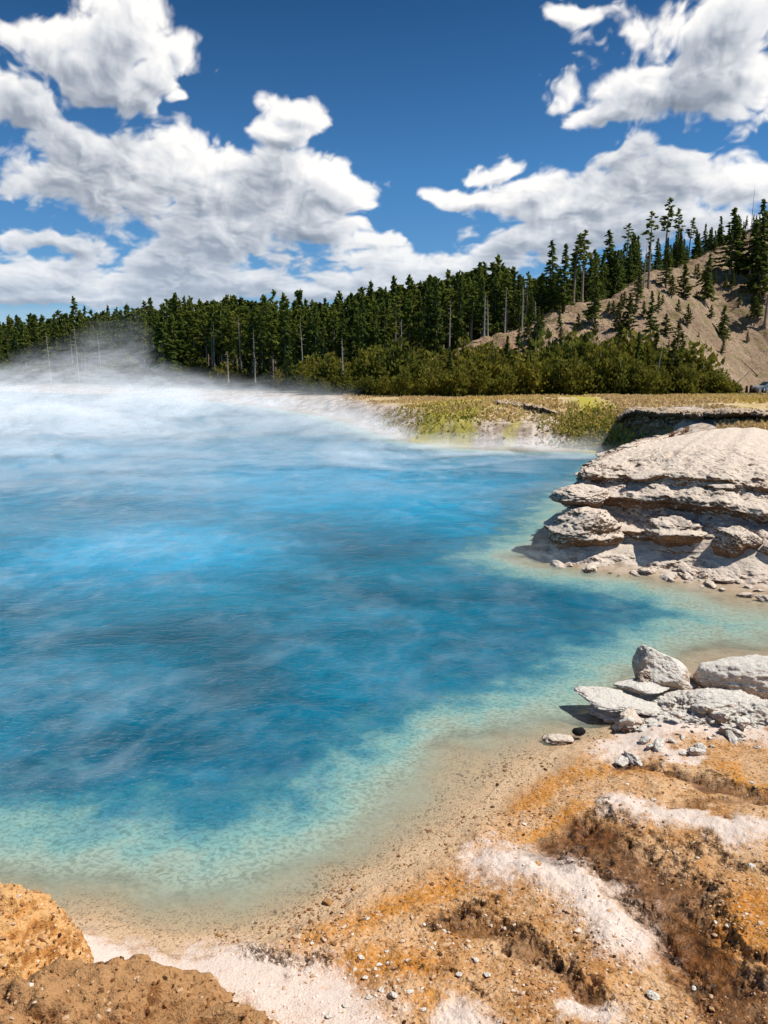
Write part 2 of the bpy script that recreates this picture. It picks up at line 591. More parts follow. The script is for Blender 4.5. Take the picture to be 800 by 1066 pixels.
def land_height(x, y, detail=True):
    x = np.asarray(x, float); y = np.asarray(y, float)
    u, v = plan(x, y)
    r = np.exp(v)
    sd = pool_sd(x, y)
    if detail:
        sd = sd + (fbm2(x * 1.1, y * 1.1, 5) - .5) * 0.045 * r * np.clip(1 - r / 60, .25, 1)
    h = land_rbf(u, v)
    edge = 0.012 + 0.05 * np.minimum(sd, 2)
    land = np.maximum(h, edge)
    e = sstep(0, 0.05 * r + .05, sd)
    land = edge * (1 - e) + land * e
    if detail:
        near = np.clip(1.4 - r / 14, 0, 1)
        wx, wy = hash_warp(x, y, 0.05)
        cu, cv = u + wx, v + wy
        g = 0
        for (pts, w), k in zip(CHANNELS, CHANNEL_W):
            g = g - 0.085 * k * sstep(0, 0.75, stroke(cu, cv, pts, w * 1.15))
        for pts, w in WHITES[2:4]:
            g = g + 0.05 * sstep(0, 0.8, stroke(cu, cv, pts, w * 1.3))
        rough = (fbm2(x * 1.3, y * 1.3, 6, .55) - .5) * .20 + (fbm2(x * 7, y * 7, 5, .6) - .5) * .052
        white = np.clip(sum(sstep(0, .6, stroke(cu, cv, pts, w)) for pts, w in WHITES[:2]), 0, 1)
        rough = rough * (1 - .8 * white)
        dk = np.clip(sum(sstep(0, .6, stroke(cu, cv, pts, w * 1.2)) for pts, w in DARKS), 0, 1)
        rough = rough + dk * (np.abs(fbm2(x * 5 + 9, y * 5, 5, .6) - .5) * -.30 + .03)
        land = land + near * e * (g + rough)
        mid = np.clip((r - 14) / 10, 0, 1) * np.clip(1.6 - r / 130, 0.2, 1)
        bank = sstep(0.02, 1, np.clip(1 - sd / 6, 0, 1)) * mid
        land = land + mid * e * ((fbm2(x * .35, y * .35, 5) - .5) * .25) + bank * e * ((fbm2(x * 1.2 + 3, y * 1.2, 5, .6) - .5) * .7)
    land = np.maximum(land, 0.006 + 0.02 * np.minimum(np.maximum(sd, 0), 3))
    below = -depth_below(np.maximum(-sd, 0), u, v)
    if detail:
        below = below + (fbm2(x * 3, y * 3, 4) - .5) * np.minimum(.16, -below * .4) 
    return np.where(sd > 0, land, below), sd


# the pine hill on the right
def hill_height(x, y):
    shift = 1.2 * np.clip(x - 33, 0, 26)
    ridge_y = 105 + 0.67 * (x - 13) + .9 * shift
    ridge = np.where(x > 13, 8.0 + 0.335 * (x - 13) + .055 * np.clip(x - 33, 0, 40), 8.0 + 0.40 * (x - 13))
    ridge = ridge + (fbm2(x * .06 + 4, y * .06, 4) - .5) * 4
    ridge = np.maximum(ridge, -1.5)
    foot = 90 + 2.0 * np.sin(x * .1) + np.maximum(0, (18 - x)) * .35
    foot = foot + shift
    t = (y - foot) / np.maximum(ridge_y - foot, 6)
    prof = np.where(t < 1, np.sin(np.clip(t, 0, 1) * PI / 2) ** 1.15, 1.0 - 0.22 * np.clip(t - 1, 0, 3))
    z = 0.2 + ridge * prof
    gul = np.abs(fbm2(x * .11 + 3, y * .05 + 2, 4) - .5)
    z = z + (fbm2(x * .3, y * .3, 6, .6) - .5) * 2.4 * np.clip(t * 3, 0, 1) - np.clip(.10 - gul, 0, 1) * 9 * np.clip(t * 3, 0, 1) * np.clip(1.2 - t, 0, 1)
    return np.where(t > 0, z, -1.0)


def terrain_z(x, y):
    a, _ = land_height(np.array([x]), np.array([y]), False)
    b = hill_height(np.array([x]), np.array([y]))
    return float(max(a[0], b[0]))


def hit(px, py, y0=20.0, y1=240.0):
    """where the sight line through a photo pixel meets the ground"""
    Y = np.linspace(y0, y1, 900)
    d = ray(px, py)
    X, Z = d[0] / d[1] * Y, CAM_Z + d[2] / d[1] * Y
    h = np.maximum(land_height(X, Y, False)[0], hill_height(X, Y))
    k = np.argmax(Z <= h)
    if Z[k] > h[k]:
        k = int(np.argmin((Z - h) / Y))      # grazes past the crest: stand on the crest
    return (float(X[k]), float(Y[k]), float(h[k]))


# ------------------------------------------------------------------ ground sheet
def build_ground():
    ang = np.radians(np.arange(-47, 47.01, 0.075))
    rows = [r for r in np.arange(1500, 1090, -6.0)] + [r for r in np.arange(1090, 400, -1.0)]
    rr = [CAM_Z / math.tan(PITCH - math.atan((533 - p) / FPX)) for p in rows]
    far = np.exp(np.linspace(math.log(rr[-1] * 1.02), math.log(7000), 60))
    rr = np.array(list(rr) + list(far))
    aa, R = np.meshgrid(ang, rr)
    x, y = R * np.sin(aa), R * np.cos(aa)
    z, sd = land_height(x, y)
    u, v = plan(x, y)
    wx, wy = hash_warp(x, y, 0.075)
    wx2, wy2 = (fbm2(x * 9, y * 9, 4, .6) - .5) * .022, (fbm2(x * 9 + 77, y * 9, 4, .6) - .5) * .022
    cu, cv = u + wx + wx2, v + wy + wy2
    zero = np.zeros_like(x)
    near = np.clip(2.0 - R / 12, 0, 1)
    white, chan, dark, orange = zero.copy(), zero.copy(), zero.copy(), zero.copy()
    for pts, w in WHITES: white = np.maximum(white, stroke(cu, cv, pts, w * 1.25))
    for (pts, w), k in zip(CHANNELS, CHANNEL_W): chan = np.maximum(chan, k * sstep(0, .7, stroke(cu, cv, pts, w)))
    for pts, w in DARKS: dark = np.maximum(dark, sstep(0.0, .65, stroke(cu, cv, pts, w * 1.1)))
    for pts, w in ORANGE: orange = np.maximum(orange, sstep(0, .8, stroke(cu, cv, pts, w)))
    # meadow and mossy banks on the far side
    mid = sstep(24, 32, R)
    cu2, cv2 = u + wx * .35, v + wy * .35
    grass = zero.copy()
    for pts, w, k, zz in [([(470, 425), (430, 440), (400, 445)], 26, .95, 1.6), ([(500, 424), (470, 445), (450, 455)], 20, .8, 1.4), ([(600, 425), (620, 440), (660, 446)], 15, 1.0, 1.6),
                          ([(500, 452), (560, 430)], 7, .6, 1.5), ([(760, 441), (830, 446)], 9, .8, 2.7)]:
        grass = np.maximum(grass, k * sstep(0, .6, stroke(cu2, cv2, pts, w, zz)))
    plain = sstep(2.5, 5.5, sd) * sstep(44, 52, R) * sstep(-.02, .05, u - (-.05))
    plain = np.maximum(plain, sstep(3, 6, sd) * sstep(33.5, 36.5, R) * sstep(.20, .26, u))
    forest = sstep(78, 92, y + 14 * np.clip(x / 40, -.2, 1)) * sstep(4, 8, sd)
    mats = np.stack([white * near, chan * near, dark * near], -1).reshape(-1, 3)
    mats2 = np.stack([orange * near, np.clip(grass, 0, 1) * mid, plain], -1).reshape(-1, 3)
    V = np.stack([x, y, z], -1).reshape(-1, 3)
    F = grid_faces(len(ang), len(rr))
    zz = z.ravel()
    keep = (zz[F].max(1) > -1.6)
    F = F[keep]
    used = np.zeros(len(V), bool); used[F.ravel()] = True
    idx = np.cumsum(used) - 1
    F = idx[F]
    V = V[used]
    me = np_mesh('ground', V, F, {'crust': mats[used], 'cover': mats2[used], 'shore': sd.ravel()[used], 'wood': forest.ravel()[used]})
    m, n, out = material('sinter_ground')
    P = n.pos()
    cr, cv_ = n.attr('crust', 'Color'), n.attr('cover', 'Color')
    s1 = n.node('ShaderNodeSeparateColor'); n.put(s1.inputs[0], cr)
    s2 = n.node('ShaderNodeSeparateColor'); n.put(s2.inputs[0], cv_)
    shore = n.attr('shore')
    big = n.noise(P, 1.6, 6, .6)
    medn = n.noise(P, 9, 5, .62)
    grain = n.noise(P, 62, 3, .6)
    speck = n.vor(P, 48, 'F1', 'Color')
    sp = n.node('ShaderNodeSeparateColor'); n.put(sp.inputs[0], speck)
    c = n.ramp(big, (.28, (.36, .145, .035)), (.44, (.56, .295, .11)), (.58, (.68, .43, .23)), (.74, (.54, .25, .065)))
    c = n.mix(n.ss(medn, .52, .72, 0, .75), c, (.66, .44, .26))
    c = n.mix(n.ss(medn, .46, .30, 0, .75), c, (.22, .085, .02))
    c = n.mix(n.m('MULTIPLY', s2.outputs[0], n.ss(medn, .25, .6, .45, .95)), c, n.mix(big, (.50, .17, .012), (.66, .32, .06)))
    # grit: each little stone its own tone
    c = n.mix(n.ss(sp.outputs[0], .74, .98, 0, .6), c, (.72, .55, .38))
    c = n.mix(n.ss(sp.outputs[1], .74, .98, 0, .8), c, (.17, .07, .02))
    brown = n.mix(n.ss(medn, .3, .7), (.030, .009, .0015), (.235, .088, .018))
    c = n.mix(n.m('MULTIPLY', s1.outputs[1], n.ss(big, .25, .65, 1.0, .8)), c, brown)
    wcol = n.mix(grain, (.64, .51, .43), (.95, .86, .79))
    wm = n.ss(n.m('ADD', n.m('MULTIPLY', s1.outputs[0], 1.5), n.m('ADD', n.m('MULTIPLY', n.m('SUBTRACT', medn, .5), 1.5), n.m('MULTIPLY', n.m('SUBTRACT', grain, .5), 1.1))), .12, 1.30, 0, .90)
    c = n.mix(wm, c, wcol)
    dm = n.m('MULTIPLY', s1.outputs[2], n.ss(n.m('ADD', medn, n.m('MULTIPLY', grain, .5)), .62, .84, 1.0, .12))
    c = n.mix(n.m('MULTIPLY', dm, .88), c, (.022, .010, .004))
    # sand under and beside the water
    sand = n.mix(grain, (.46, .31, .17), (.80, .61, .42))
    sand = n.mix(n.ss(sp.outputs[2], .72, .97, 0, .7), sand, (.15, .09, .045))
    dist = n.v('LENGTH', P)
    nearm = n.ss(dist, 14.5, 12.0)
    wet = n.m('MULTIPLY', n.ss(n.m('ADD', shore, n.m('MULTIPLY', n.m('SUBTRACT', big, .5), .5)), .55, .10), n.ss(s1.outputs[0], .2, .7, 1, .0))
    c = n.mix(n.m('MULTIPLY', wet, .92), c, sand)
    # middle distance: pale sinter banks, moss, dry meadow, forest floor
    farn = n.noise(P, .8, 6, .6)
    farf = n.noise(P, 4.5, 5, .65)
    bank = n.mix(n.ss(farn, .35, .65), (.36, .28, .20), (.74, .64, .56))
    bank = n.mix(n.ss(farf, .50, .35, 0, .75), bank, (.15, .10, .065))
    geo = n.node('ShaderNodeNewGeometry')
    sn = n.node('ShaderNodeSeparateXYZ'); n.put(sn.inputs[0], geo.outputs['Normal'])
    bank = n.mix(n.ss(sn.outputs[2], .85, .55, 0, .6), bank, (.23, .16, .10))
    bank = n.mix(n.ss(shore, .9, .1, 0, .6), bank, (.42, .30, .17))
    dry = n.mix(n.ss(farn, .38, .62), (.58, .42, .16), (.70, .56, .36))
    dry = n.mix(n.ss(farf, .5, .7, 0, .6), dry, (.30, .27, .06))
    bank = n.mix(n.m('MULTIPLY', s2.outputs[2], n.ss(farf, .3, .5, .55, 1.0)), bank, dry)
    moss = n.mix(farf, (.26, .25, .025), (.68, .58, .07))
    bank = n.mix(n.m('MULTIPLY', s2.outputs[1], n.ss(farf, .30, .52, .35, 1.0)), bank, moss)
    wood = n.mix(farf, (.035, .04, .012), (.20, .15, .075))
    bank = n.mix(n.m('MULTIPLY', n.attr('wood'), .9), bank, wood)
    c = n.mix(nearm, bank, c)
    h = n.m('ADD', n.m('ADD', n.m('MULTIPLY', medn, .55), n.m('MULTIPLY', grain, .16)), n.m('MULTIPLY', n.vor(P, 48), -.16))
    h = n.m('MULTIPLY', h, n.ss(s1.outputs[0], 0, 1, 1, .55))
    nb = n.bump(h, .75, .055)
    rough = n.ss(s1.outputs[1], .2, .9, .9, .38)
    principled(n, out, c, rough, nb, .25)
    o = mesh_obj('ground', me, m)
    tag(o, 'orange and white mineral crust, pale banks and dry meadow around the pool', kind='structure')


build_ground()


# ------------------------------------------------------------------ water
def build_water():
    ang = np.radians(np.arange(-60, 47.01, 0.22))
    rows = np.arange(1010, 404, -2.0)
    rr = np.array([CAM_Z / math.tan(PITCH - math.atan((533 - p) / FPX)) for p in rows] + [165, 190])
    aa, R = np.meshgrid(ang, rr)
    x, y = R * np.sin(aa), R * np.cos(aa)
    z, sd = land_height(x, y)
    u, v = plan(x, y)
    depth = np.maximum(0, -z)
    # turquoise glow lies further out; deep teal hollows between
    glow = np.maximum.reduce([blob(u, v, px, py, rx, ry, 0) * k for px, py, rx, ry, k in
                              [(330, 500, 260, 45, 1.2), (150, 575, 230, 45, 1.25), (430, 520, 170, 40, 1.0), (60, 480, 160, 40, .7), (520, 560, 110, 40, .7)]])
    glow = np.clip(glow, 0, 1)
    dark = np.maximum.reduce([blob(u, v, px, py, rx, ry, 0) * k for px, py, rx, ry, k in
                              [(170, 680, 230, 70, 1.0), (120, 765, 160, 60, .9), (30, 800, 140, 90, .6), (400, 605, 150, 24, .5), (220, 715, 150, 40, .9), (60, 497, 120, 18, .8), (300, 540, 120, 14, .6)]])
    V = np.stack([x, y, np.zeros_like(x)], -1).reshape(-1, 3)
    F = grid_faces(len(ang), len(rr))
    F = F[sd.ravel()[F].min(1) < 0.35]
    used = np.zeros(len(V), bool); used[F.ravel()] = True
    idx = np.cumsum(used) - 1
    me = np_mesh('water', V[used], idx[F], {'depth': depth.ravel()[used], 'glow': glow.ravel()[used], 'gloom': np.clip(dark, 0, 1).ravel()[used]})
    m, n, out = material('hot_spring_water')
    P = n.pos()
    d = n.attr('depth')
    dist = n.v('LENGTH', P)
    mp = n.node('ShaderNodeMapping')
    n.put(mp.inputs[0], P)
    mp.inputs['Rotation'].default_value = (0, 0, math.radians(28))
    mp.inputs['Scale'].default_value = (1.0, 1.35, 1.0)
    RP = mp.outputs[0]
    rip = n.noise(RP, 9.0, 3, .6, .8)
    rip2 = n.noise(RP, 1.3, 3, .5, .8)
    cell = n.vor(n.v('MULTIPLY_ADD', n.noise(RP, 3, 2, out=1), (.3, .3, 0), RP), 13.0, 'F1')
    patch = n.noise(n.v('MULTIPLY', P, (.5, .8, 1)), .32, 4, .55, .5)
    dn = n.m('MULTIPLY', d, n.ss(n.noise(P, 1.7, 3, .55), .25, .75, .65, 1.35))
    deep = n.mix(n.ss(patch, .35, .66), (.0, .108, .190), (.0, .200, .335))
    gl = n.m('MULTIPLY', n.attr('glow'), n.ss(patch, .2, .7, .75, 1.25), clamp=True)
    deep = n.mix(gl, deep, (.0, .345, .62))
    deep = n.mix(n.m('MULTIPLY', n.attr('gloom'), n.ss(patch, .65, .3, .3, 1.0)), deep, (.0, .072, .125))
    far = n.ss(dist, 16, 40)
    deep = n.mix(n.m('MULTIPLY', far, .35), deep, (.001, .27, .50))
    c = n.ramp(n.m('MULTIPLY', dn, .5), (.0, (.48, .50, .38)), (.08, (.38, .47, .38)), (.20, (.20, .38, .36)), (.42, (.045, .21, .28)), (.85, (.0, .10, .19)))
    c = n.mix(n.ss(dn, .7, 1.9), c, deep)
    # rippling light of the shallows, painted into the water colour by noise
    fleck = n.noise(n.v('MULTIPLY_ADD', n.noise(RP, 4, 2, out=1), (.2, .2, 0), RP), 15, 4, .62, .6)
    web = n.m('ADD', n.ss(fleck, .36, .62), n.m('MULTIPLY', n.ss(cell, .2, .7), .3))
    shallow = n.m('MULTIPLY', n.ss(d, .03, .16), n.ss(d, 1.6, .5))
    c = n.mix(shallow, c, n.mix(1.0, c, n.ramp(web, (.12, .80), (.60, .99), (1.0, 1.22)), blend='MULTIPLY'))
    deepweb = n.ss(d, .8, 1.6)  # light and dark of the ripples painted into the deep water too
    c = n.mix(n.m('MULTIPLY', deepweb, .6), c, n.mix(1.0, c, n.ramp(n.m('ADD', n.m('MULTIPLY', rip, .5), n.m('MULTIPLY', rip2, .5)), (.36, .66), (.50, .98), (.66, 1.4)), blend='MULTIPLY'))
    hgt = n.m('ADD', n.m('MULTIPLY', rip, .35), n.m('MULTIPLY', rip2, .8))
    nb = n.bump(hgt, .55, .10)
    dif = n.node('ShaderNodeBsdfDiffuse'); n.put(dif.inputs[0], c)
    tr = n.node('ShaderNodeBsdfTransparent'); n.put(tr.inputs[0], n.ramp(d, (0, (1, 1, 1)), (.35, (.84, .92, .83)), (1, (.4, .75, .78))))
    mx = n.node('ShaderNodeMixShader')
    clear = n.m('POWER', 2.718, n.m('MULTIPLY', dn, -8.5))
    n.put(mx.inputs[0], n.m('SUBTRACT', 1.0, clear))
    n.t.links.new(tr.outputs[0], mx.inputs[1]); n.t.links.new(dif.outputs[0], mx.inputs[2])
    gls = n.node('ShaderNodeBsdfGlossy')
    gls.inputs['Roughness'].default_value = .12
    n.put(gls.inputs['Normal'], nb)
    fr = n.node('ShaderNodeFresnel'); fr.inputs[0].default_value = 1.33
    n.put(fr.inputs['Normal'], n.bump(hgt, .8, .10))
    mx2 = n.node('ShaderNodeMixShader')
    n.put(mx2.inputs[0], n.m('MULTIPLY', fr.outputs[0], .6, clamp=True))
    n.t.links.new(mx.outputs[0], mx2.inputs[1]); n.t.links.new(gls.outputs[0], mx2.inputs[2])
    n.t.links.new(mx2.outputs[0], out.inputs[0])
    o = mesh_obj('water', me, m)
    tag(o, 'steaming turquoise and deep blue water of the hot spring pool', kind='structure')


build_water()


# ------------------------------------------------------------------ hill
def build_hill():
    xs = np.concatenate([np.arange(-14, 100, .30), np.arange(100, 330, 2.0)])
    ys = np.concatenate([np.arange(84, 175, .30), np.arange(175, 420, 3.0)])
    x, y = np.meshgrid(xs, ys)
    z = hill_height(x, y)
    F = grid_faces(len(xs), len(ys))
    zz = z.ravel()
    F = F[zz[F].max(1) > 0]
    V = np.stack([x, y, z], -1).reshape(-1, 3)
    used = np.zeros(len(V), bool); used[F.ravel()] = True
    idx = np.cumsum(used) - 1
    pale = np.clip(1 - np.sqrt(((x - 45) / 11) ** 2 + ((y - 96) / 9) ** 2), 0, 1).ravel()
    rust = np.clip(1 - np.sqrt(((x - 15) / 7) ** 2 + ((y - 100) / 9) ** 2), 0, 1).ravel()
    me = np_mesh('hill', V[used], idx[F], {'pale': pale[used], 'rust': rust[used]})
    m, n, out = material('dry_hillside')
    P = n.pos()
    a, b, c_ = n.noise(P, .12, 5, .6), n.noise(P, .9, 5, .65), n.noise(P, 3.5, 4, .6)
    c = n.mix(n.ss(a, .35, .65), (.32, .22, .15), (.48, .35, .24))
    c = n.mix(n.m('MULTIPLY', n.attr('pale'), n.ss(b, .3, .6, .3, 1)), c, (.64, .47, .34))
    c = n.mix(n.m('MULTIPLY', n.attr('rust'), n.ss(b, .3, .6, .2, .9)), c, (.40, .20, .12))
    c = n.mix(n.ss(b, .52, .70, 0, .65), c, (.42, .34, .24))
    c = n.mix(n.ss(c_, .50, .38, 0, .75), c, (.10, .07, .045))
    c = n.mix(n.ss(n.noise(P, .45, 4, .6), .50, .62, 0, .6), c, (.21, .185, .07))
    c = n.mix(n.ss(c_, .58, .70, 0, .6), c, (.17, .17, .06))
    nb = n.bump(n.m('ADD', b, n.m('MULTIPLY', c_, .4)), 1.0, .5)
    principled(n, out, c, .95, nb, .1)
    o = mesh_obj('hill', me, m)
    tag(o, 'dry tan hillside rising to the right behind the bushes', kind='structure')


build_hill()


# ------------------------------------------------------------------ rocks
def rock_material(name, top, side, dark, speck=.5, scale=1.0, fine=60):
    m, n, out = material(name)
    P = n.pos()
    geo = n.node('ShaderNodeNewGeometry')
    sn = n.node('ShaderNodeSeparateXYZ'); n.put(sn.inputs[0], geo.outputs['True Normal'])
    a = n.noise(P, 2.2 * scale, 6, .62)
    b = n.noise(P, 11 * scale, 5, .65)
    g = n.noise(P, fine * scale, 3, .6)
    strat = n.noise(n.v('MULTIPLY', P, (.6, .6, 9.0)), 1.0 * scale, 4, .6)
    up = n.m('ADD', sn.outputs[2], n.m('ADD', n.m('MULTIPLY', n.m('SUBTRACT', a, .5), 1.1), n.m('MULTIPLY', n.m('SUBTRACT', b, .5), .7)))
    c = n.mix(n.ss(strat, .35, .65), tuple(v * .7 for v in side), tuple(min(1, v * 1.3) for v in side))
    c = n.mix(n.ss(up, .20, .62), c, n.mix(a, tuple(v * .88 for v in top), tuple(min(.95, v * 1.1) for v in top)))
    c = n.mix(n.ss(b, .46, .30, 0, speck), c, dark)
    c = n.mix(n.ss(g, .56, .72, 0, .7), c, tuple(min(.95, v * 1.25) for v in top))
    c = n.mix(n.ss(g, .42, .28, 0, .6 * speck), c, dark)
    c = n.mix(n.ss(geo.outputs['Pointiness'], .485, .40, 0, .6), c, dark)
    h = n.m('ADD', n.m('ADD', n.m('MULTIPLY', b, .6), n.m('MULTIPLY', g, .22)), n.m('MULTIPLY', strat, .3))
    principled(n, out, c, .92, n.bump(h, 1.0, .11 / scale), .2)
    return m


M_SINTER = rock_material('pale_sinter_rock', (.97, .775, .645), (.20, .098, .045), (.055, .025, .012), .42)  # side colour: brown staining, deepened to paint shade into the recesses
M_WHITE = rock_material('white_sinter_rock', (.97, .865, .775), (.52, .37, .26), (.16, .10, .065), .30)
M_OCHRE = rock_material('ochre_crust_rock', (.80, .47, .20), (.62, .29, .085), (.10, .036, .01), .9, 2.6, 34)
M_BANK = rock_material('undercut_bank', (.66, .52, .38), (.075, .052, .03), (.02, .014, .008), .6)  # near-black side colour paints the shadow under the ledge cap
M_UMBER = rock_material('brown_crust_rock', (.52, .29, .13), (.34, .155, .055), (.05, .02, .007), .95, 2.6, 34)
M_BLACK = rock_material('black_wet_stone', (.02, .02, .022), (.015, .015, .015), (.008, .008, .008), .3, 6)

_ICO = {}


def ico(sub):
    if sub not in _ICO:
        bm = bmesh.new()
        bmesh.ops.create_icosphere(bm, subdivisions=sub, radius=1)
        _ICO[sub] = (np.array([v.co[:] for v in bm.verts]), np.array([[v.index for v in f.verts] for f in bm.faces]))
        bm.free()
    return _ICO[sub]


def rock_mesh(name, size, seed, sub=5, rough=.22, cuts=9, fine=.05, under=0.0, bed=0.0, crag=.10, wedge=0.0):
    d, F = ico(sub)
    rg = np.random.default_rng(seed)
    r = np.ones(len(d))
    for _ in range(cuts):
        nrm = rg.normal(size=3); nrm /= np.linalg.norm(nrm)
        k = d @ nrm
        lim = rg.uniform(.62, .95)
        r = np.where(k > .05, np.minimum(r, lim / np.maximum(k, .05)), r)
    o = seed * 3.7
    p = d * r[:, None]
    n1 = fbm3(p[:, 0] * 1.4 + o, p[:, 1] * 1.4 + 9, p[:, 2] * 1.4 + 4, 5) - .5
    n2 = np.abs(fbm3(p[:, 0] * 4 + o, p[:, 1] * 4, p[:, 2] * (4 + 10 * bed) + 7, 5, .6) - .5)
    gm = float(np.prod(size)) ** (1 / 3)
    q = p * (np.array(size) / gm)
    n3 = fbm3(q[:, 0] * 13 + o, q[:, 1] * 13, q[:, 2] * 13 + 7, 3) - .5
    n4 = np.abs(fbm3(q[:, 0] * 8 + o, q[:, 1] * 8 + 3, q[:, 2] * 10 + 1, 5, .62) - .5)
    n5 = np.maximum(0, fbm3(q[:, 0] * 4 + o, q[:, 1] * 4 + 13, q[:, 2] * 6 + 5, 4, .6) - .56)
    p = p * (1 + rough * n1 * 2 - rough * 1.0 * n2 + fine * n3 - crag * (n4 - .1) * 1.6 - crag * 2.2 * n5)[:, None]
    if bed:
        p[:, :2] *= (1 + bed * (vn2(p[:, 2] * 5 + o, p[:, 0] * .8 + o) - .5))[:, None]
    if wedge:
        p[:, 2] += np.where(p[:, 2] > -.2, -wedge * p[:, 0] * sstep(-.2, .6, p[:, 2]), 0)
    if under:
        s = 1 - under * sstep(.05, -.75, p[:, 2])
        p[:, :2] *= s[:, None]
    return np_mesh(name, p * np.array(size), F)


def rock(name, label, px, Y, z, size, seed, mat, cat='rock', rz=0.0, tilt=(0, 0), group=None, **kw):
    o = mesh_obj(name, rock_mesh(name, size, seed, **kw), mat)
    o.location = at_y(px, Y, z)
    o.rotation_euler = (tilt[0], tilt[1], rz)
    return tag(o, label, cat, group)


def ledge(name, outer, inner, prof, ns, nt, seed, amp=.25, bedamp=.22, mat=None, fine=.06, hvar=.12, brk=.55, taper=0.0, extra=None, rid=1.0, talus=False):
    """a layered rock bank: plan curve `outer` with a profile of (inward offset, height) running back to `inner`.
    prof: list of (position along the curve 0..1, [(off, z), ...])"""
    outer, inner = np.array(outer, float), np.array(inner, float)
    seg = np.r_[0, np.cumsum(np.linalg.norm(np.diff(outer, axis=0), axis=1))]
    S = np.linspace(0, seg[-1], ns)
    def rs(a): return np.stack([np.interp(S, seg, a[:, k]) for k in range(2)], 1)
    O, I = rs(outer), rs(inner)
    ker = np.ones(max(3, ns // 40)); ker /= ker.sum()
    def sm(a):
        pad = len(ker) // 2
        return np.stack([np.convolve(np.pad(a[:, k], pad, mode='edge'), ker, 'valid')[:ns] for k in range(2)], 1)
    O, I = sm(O), sm(I)
    L = np.linalg.norm(I - O, axis=1, keepdims=True)
    D = (I - O) / L
    ks = np.array([k for k, _ in prof]) * seg[-1]
    PA = np.array([p for _, p in prof], float)                       # (stations, points, 2)
    np_ = PA.shape[1]
    P = np.stack([np.stack([np.interp(S, ks, PA[:, j, c]) for c in range(2)], 1) for j in range(np_)], 1)   # (ns, pts, 2)
    base = PA.mean(0)
    ar = np.r_[0, np.cumsum(np.minimum(np.linalg.norm(np.diff(base, axis=0), axis=1), 1.2) + .03)]
    T = np.linspace(0, ar[-1], nt)
    off = np.stack([np.array([np.interp(T, ar, P[i, :, 0]) for i in range(ns)])], 0)[0]
    z = np.array([np.interp(T, ar, P[i, :, 1]) for i in range(ns)])
    s2 = S[:, None] + 0 * z
    # the undercut breaks off here and there into a plain slope
    mono = np.maximum.accumulate(off, axis=1)
    rev = np.minimum.accumulate(off[:, ::-1], axis=1)[:, ::-1]
    plain = .35 * mono + .65 * rev
    mk = sstep(.50, .62, fbm2(s2 * .8 + seed * 2, z * .9 + 5, 3)) * brk
    off = off * (1 - mk) + plain * mk
    wob = (fbm2(s2 * .55 + seed, z * .5 + seed, 4) - .5) * 2
    hv = (fbm2(s2 * .45 + seed * 3, 0 * z + 2, 4) - .5) * 2 * hvar
    z2 = z + hv * sstep(.2, .8, z / base[:, 1].max())
    z3 = z2 + (fbm2(s2 * .9 + 4, z2 * 1.3 + seed, 4) - .5) * .5
    bed = vn2(s2 * .7 + seed, z3 * 6.5) * .6 + vn2(s2 * 1.7 + seed, z3 * 15) * .4 - .5
    face = np.exp(-np.maximum(0, off - 1.6))
    off2 = off + amp * wob * face + bedamp * bed * face
    off2 = np.minimum(off2, L)
    X = O[:, None, 0] + D[:, None, 0] * off2
    Yv = O[:, None, 1] + D[:, None, 1] * off2
    q = np.abs(fbm3(X * 1.7 + seed, Yv * 1.7, z2 * 2.6, 5, .58) - .5)
    f3 = fbm3(X * 5.5, Yv * 5.5, z2 * 8, 4, .6) - .5
    f4 = np.abs(fbm3(X * 3.1 + 9, Yv * 3.1 + seed, z2 * 6, 4, .6) - .5)
    wgt = np.clip(1.25 - np.maximum(0, off - 1) * .10, .35, 1)
    if taper:
        e = np.clip(np.minimum(S - S[0], S[-1] - S) / taper, 0, 1)[:, None]
        z2 = z2 - .75 * (1 - e) ** 1.5
    if talus:
        wgt = wgt * (1 - .8 * sstep(1.0, .75, z2) * sstep(.3, .05, off) * sstep(.12, .35, z2))
        face = face * wgt
    wgt = wgt * (1 + .9 * sstep(1.6, 1.8, z2) * sstep(5.5, 1.5, off) * sstep(.42, .60, fbm2(s2 * .6 + 3, off * .7, 3)))
    zz = z2 + rid * wgt * ((q - .14) * -.26 + f3 * fine * 1.3 + (f4 - .12) * -.22)
    k = rid * (-(q - .1) * .32 + f3 * fine * 2 + (f4 - .1) * .22) * face
    X, Yv = X - D[:, None, 0] * k, Yv - D[:, None, 1] * k
    V = np.stack([X, Yv, zz], -1).transpose(1, 0, 2).reshape(-1, 3)
    F = grid_faces(ns, nt)
    if extra is not None:                 # broken plates and lumps bedded into the same rock
        F = np.vstack([np.stack([F[:, 0], F[:, 1], F[:, 2]], 1), np.stack([F[:, 0], F[:, 2], F[:, 3]], 1)])
        G = V.reshape(nt, ns, 3)
        Vs, Fs, b = [V], [F], len(V)
        for ev, ef in extra(G):
            Vs.append(ev); Fs.append(ef + b); b += len(ev)
        V, F = np.vstack(Vs), np.vstack(Fs)
    return mesh_obj(name, np_mesh(name, V, F), mat)


def A2(px, Y):
    return at_y(px, Y, 1.0)[:2]


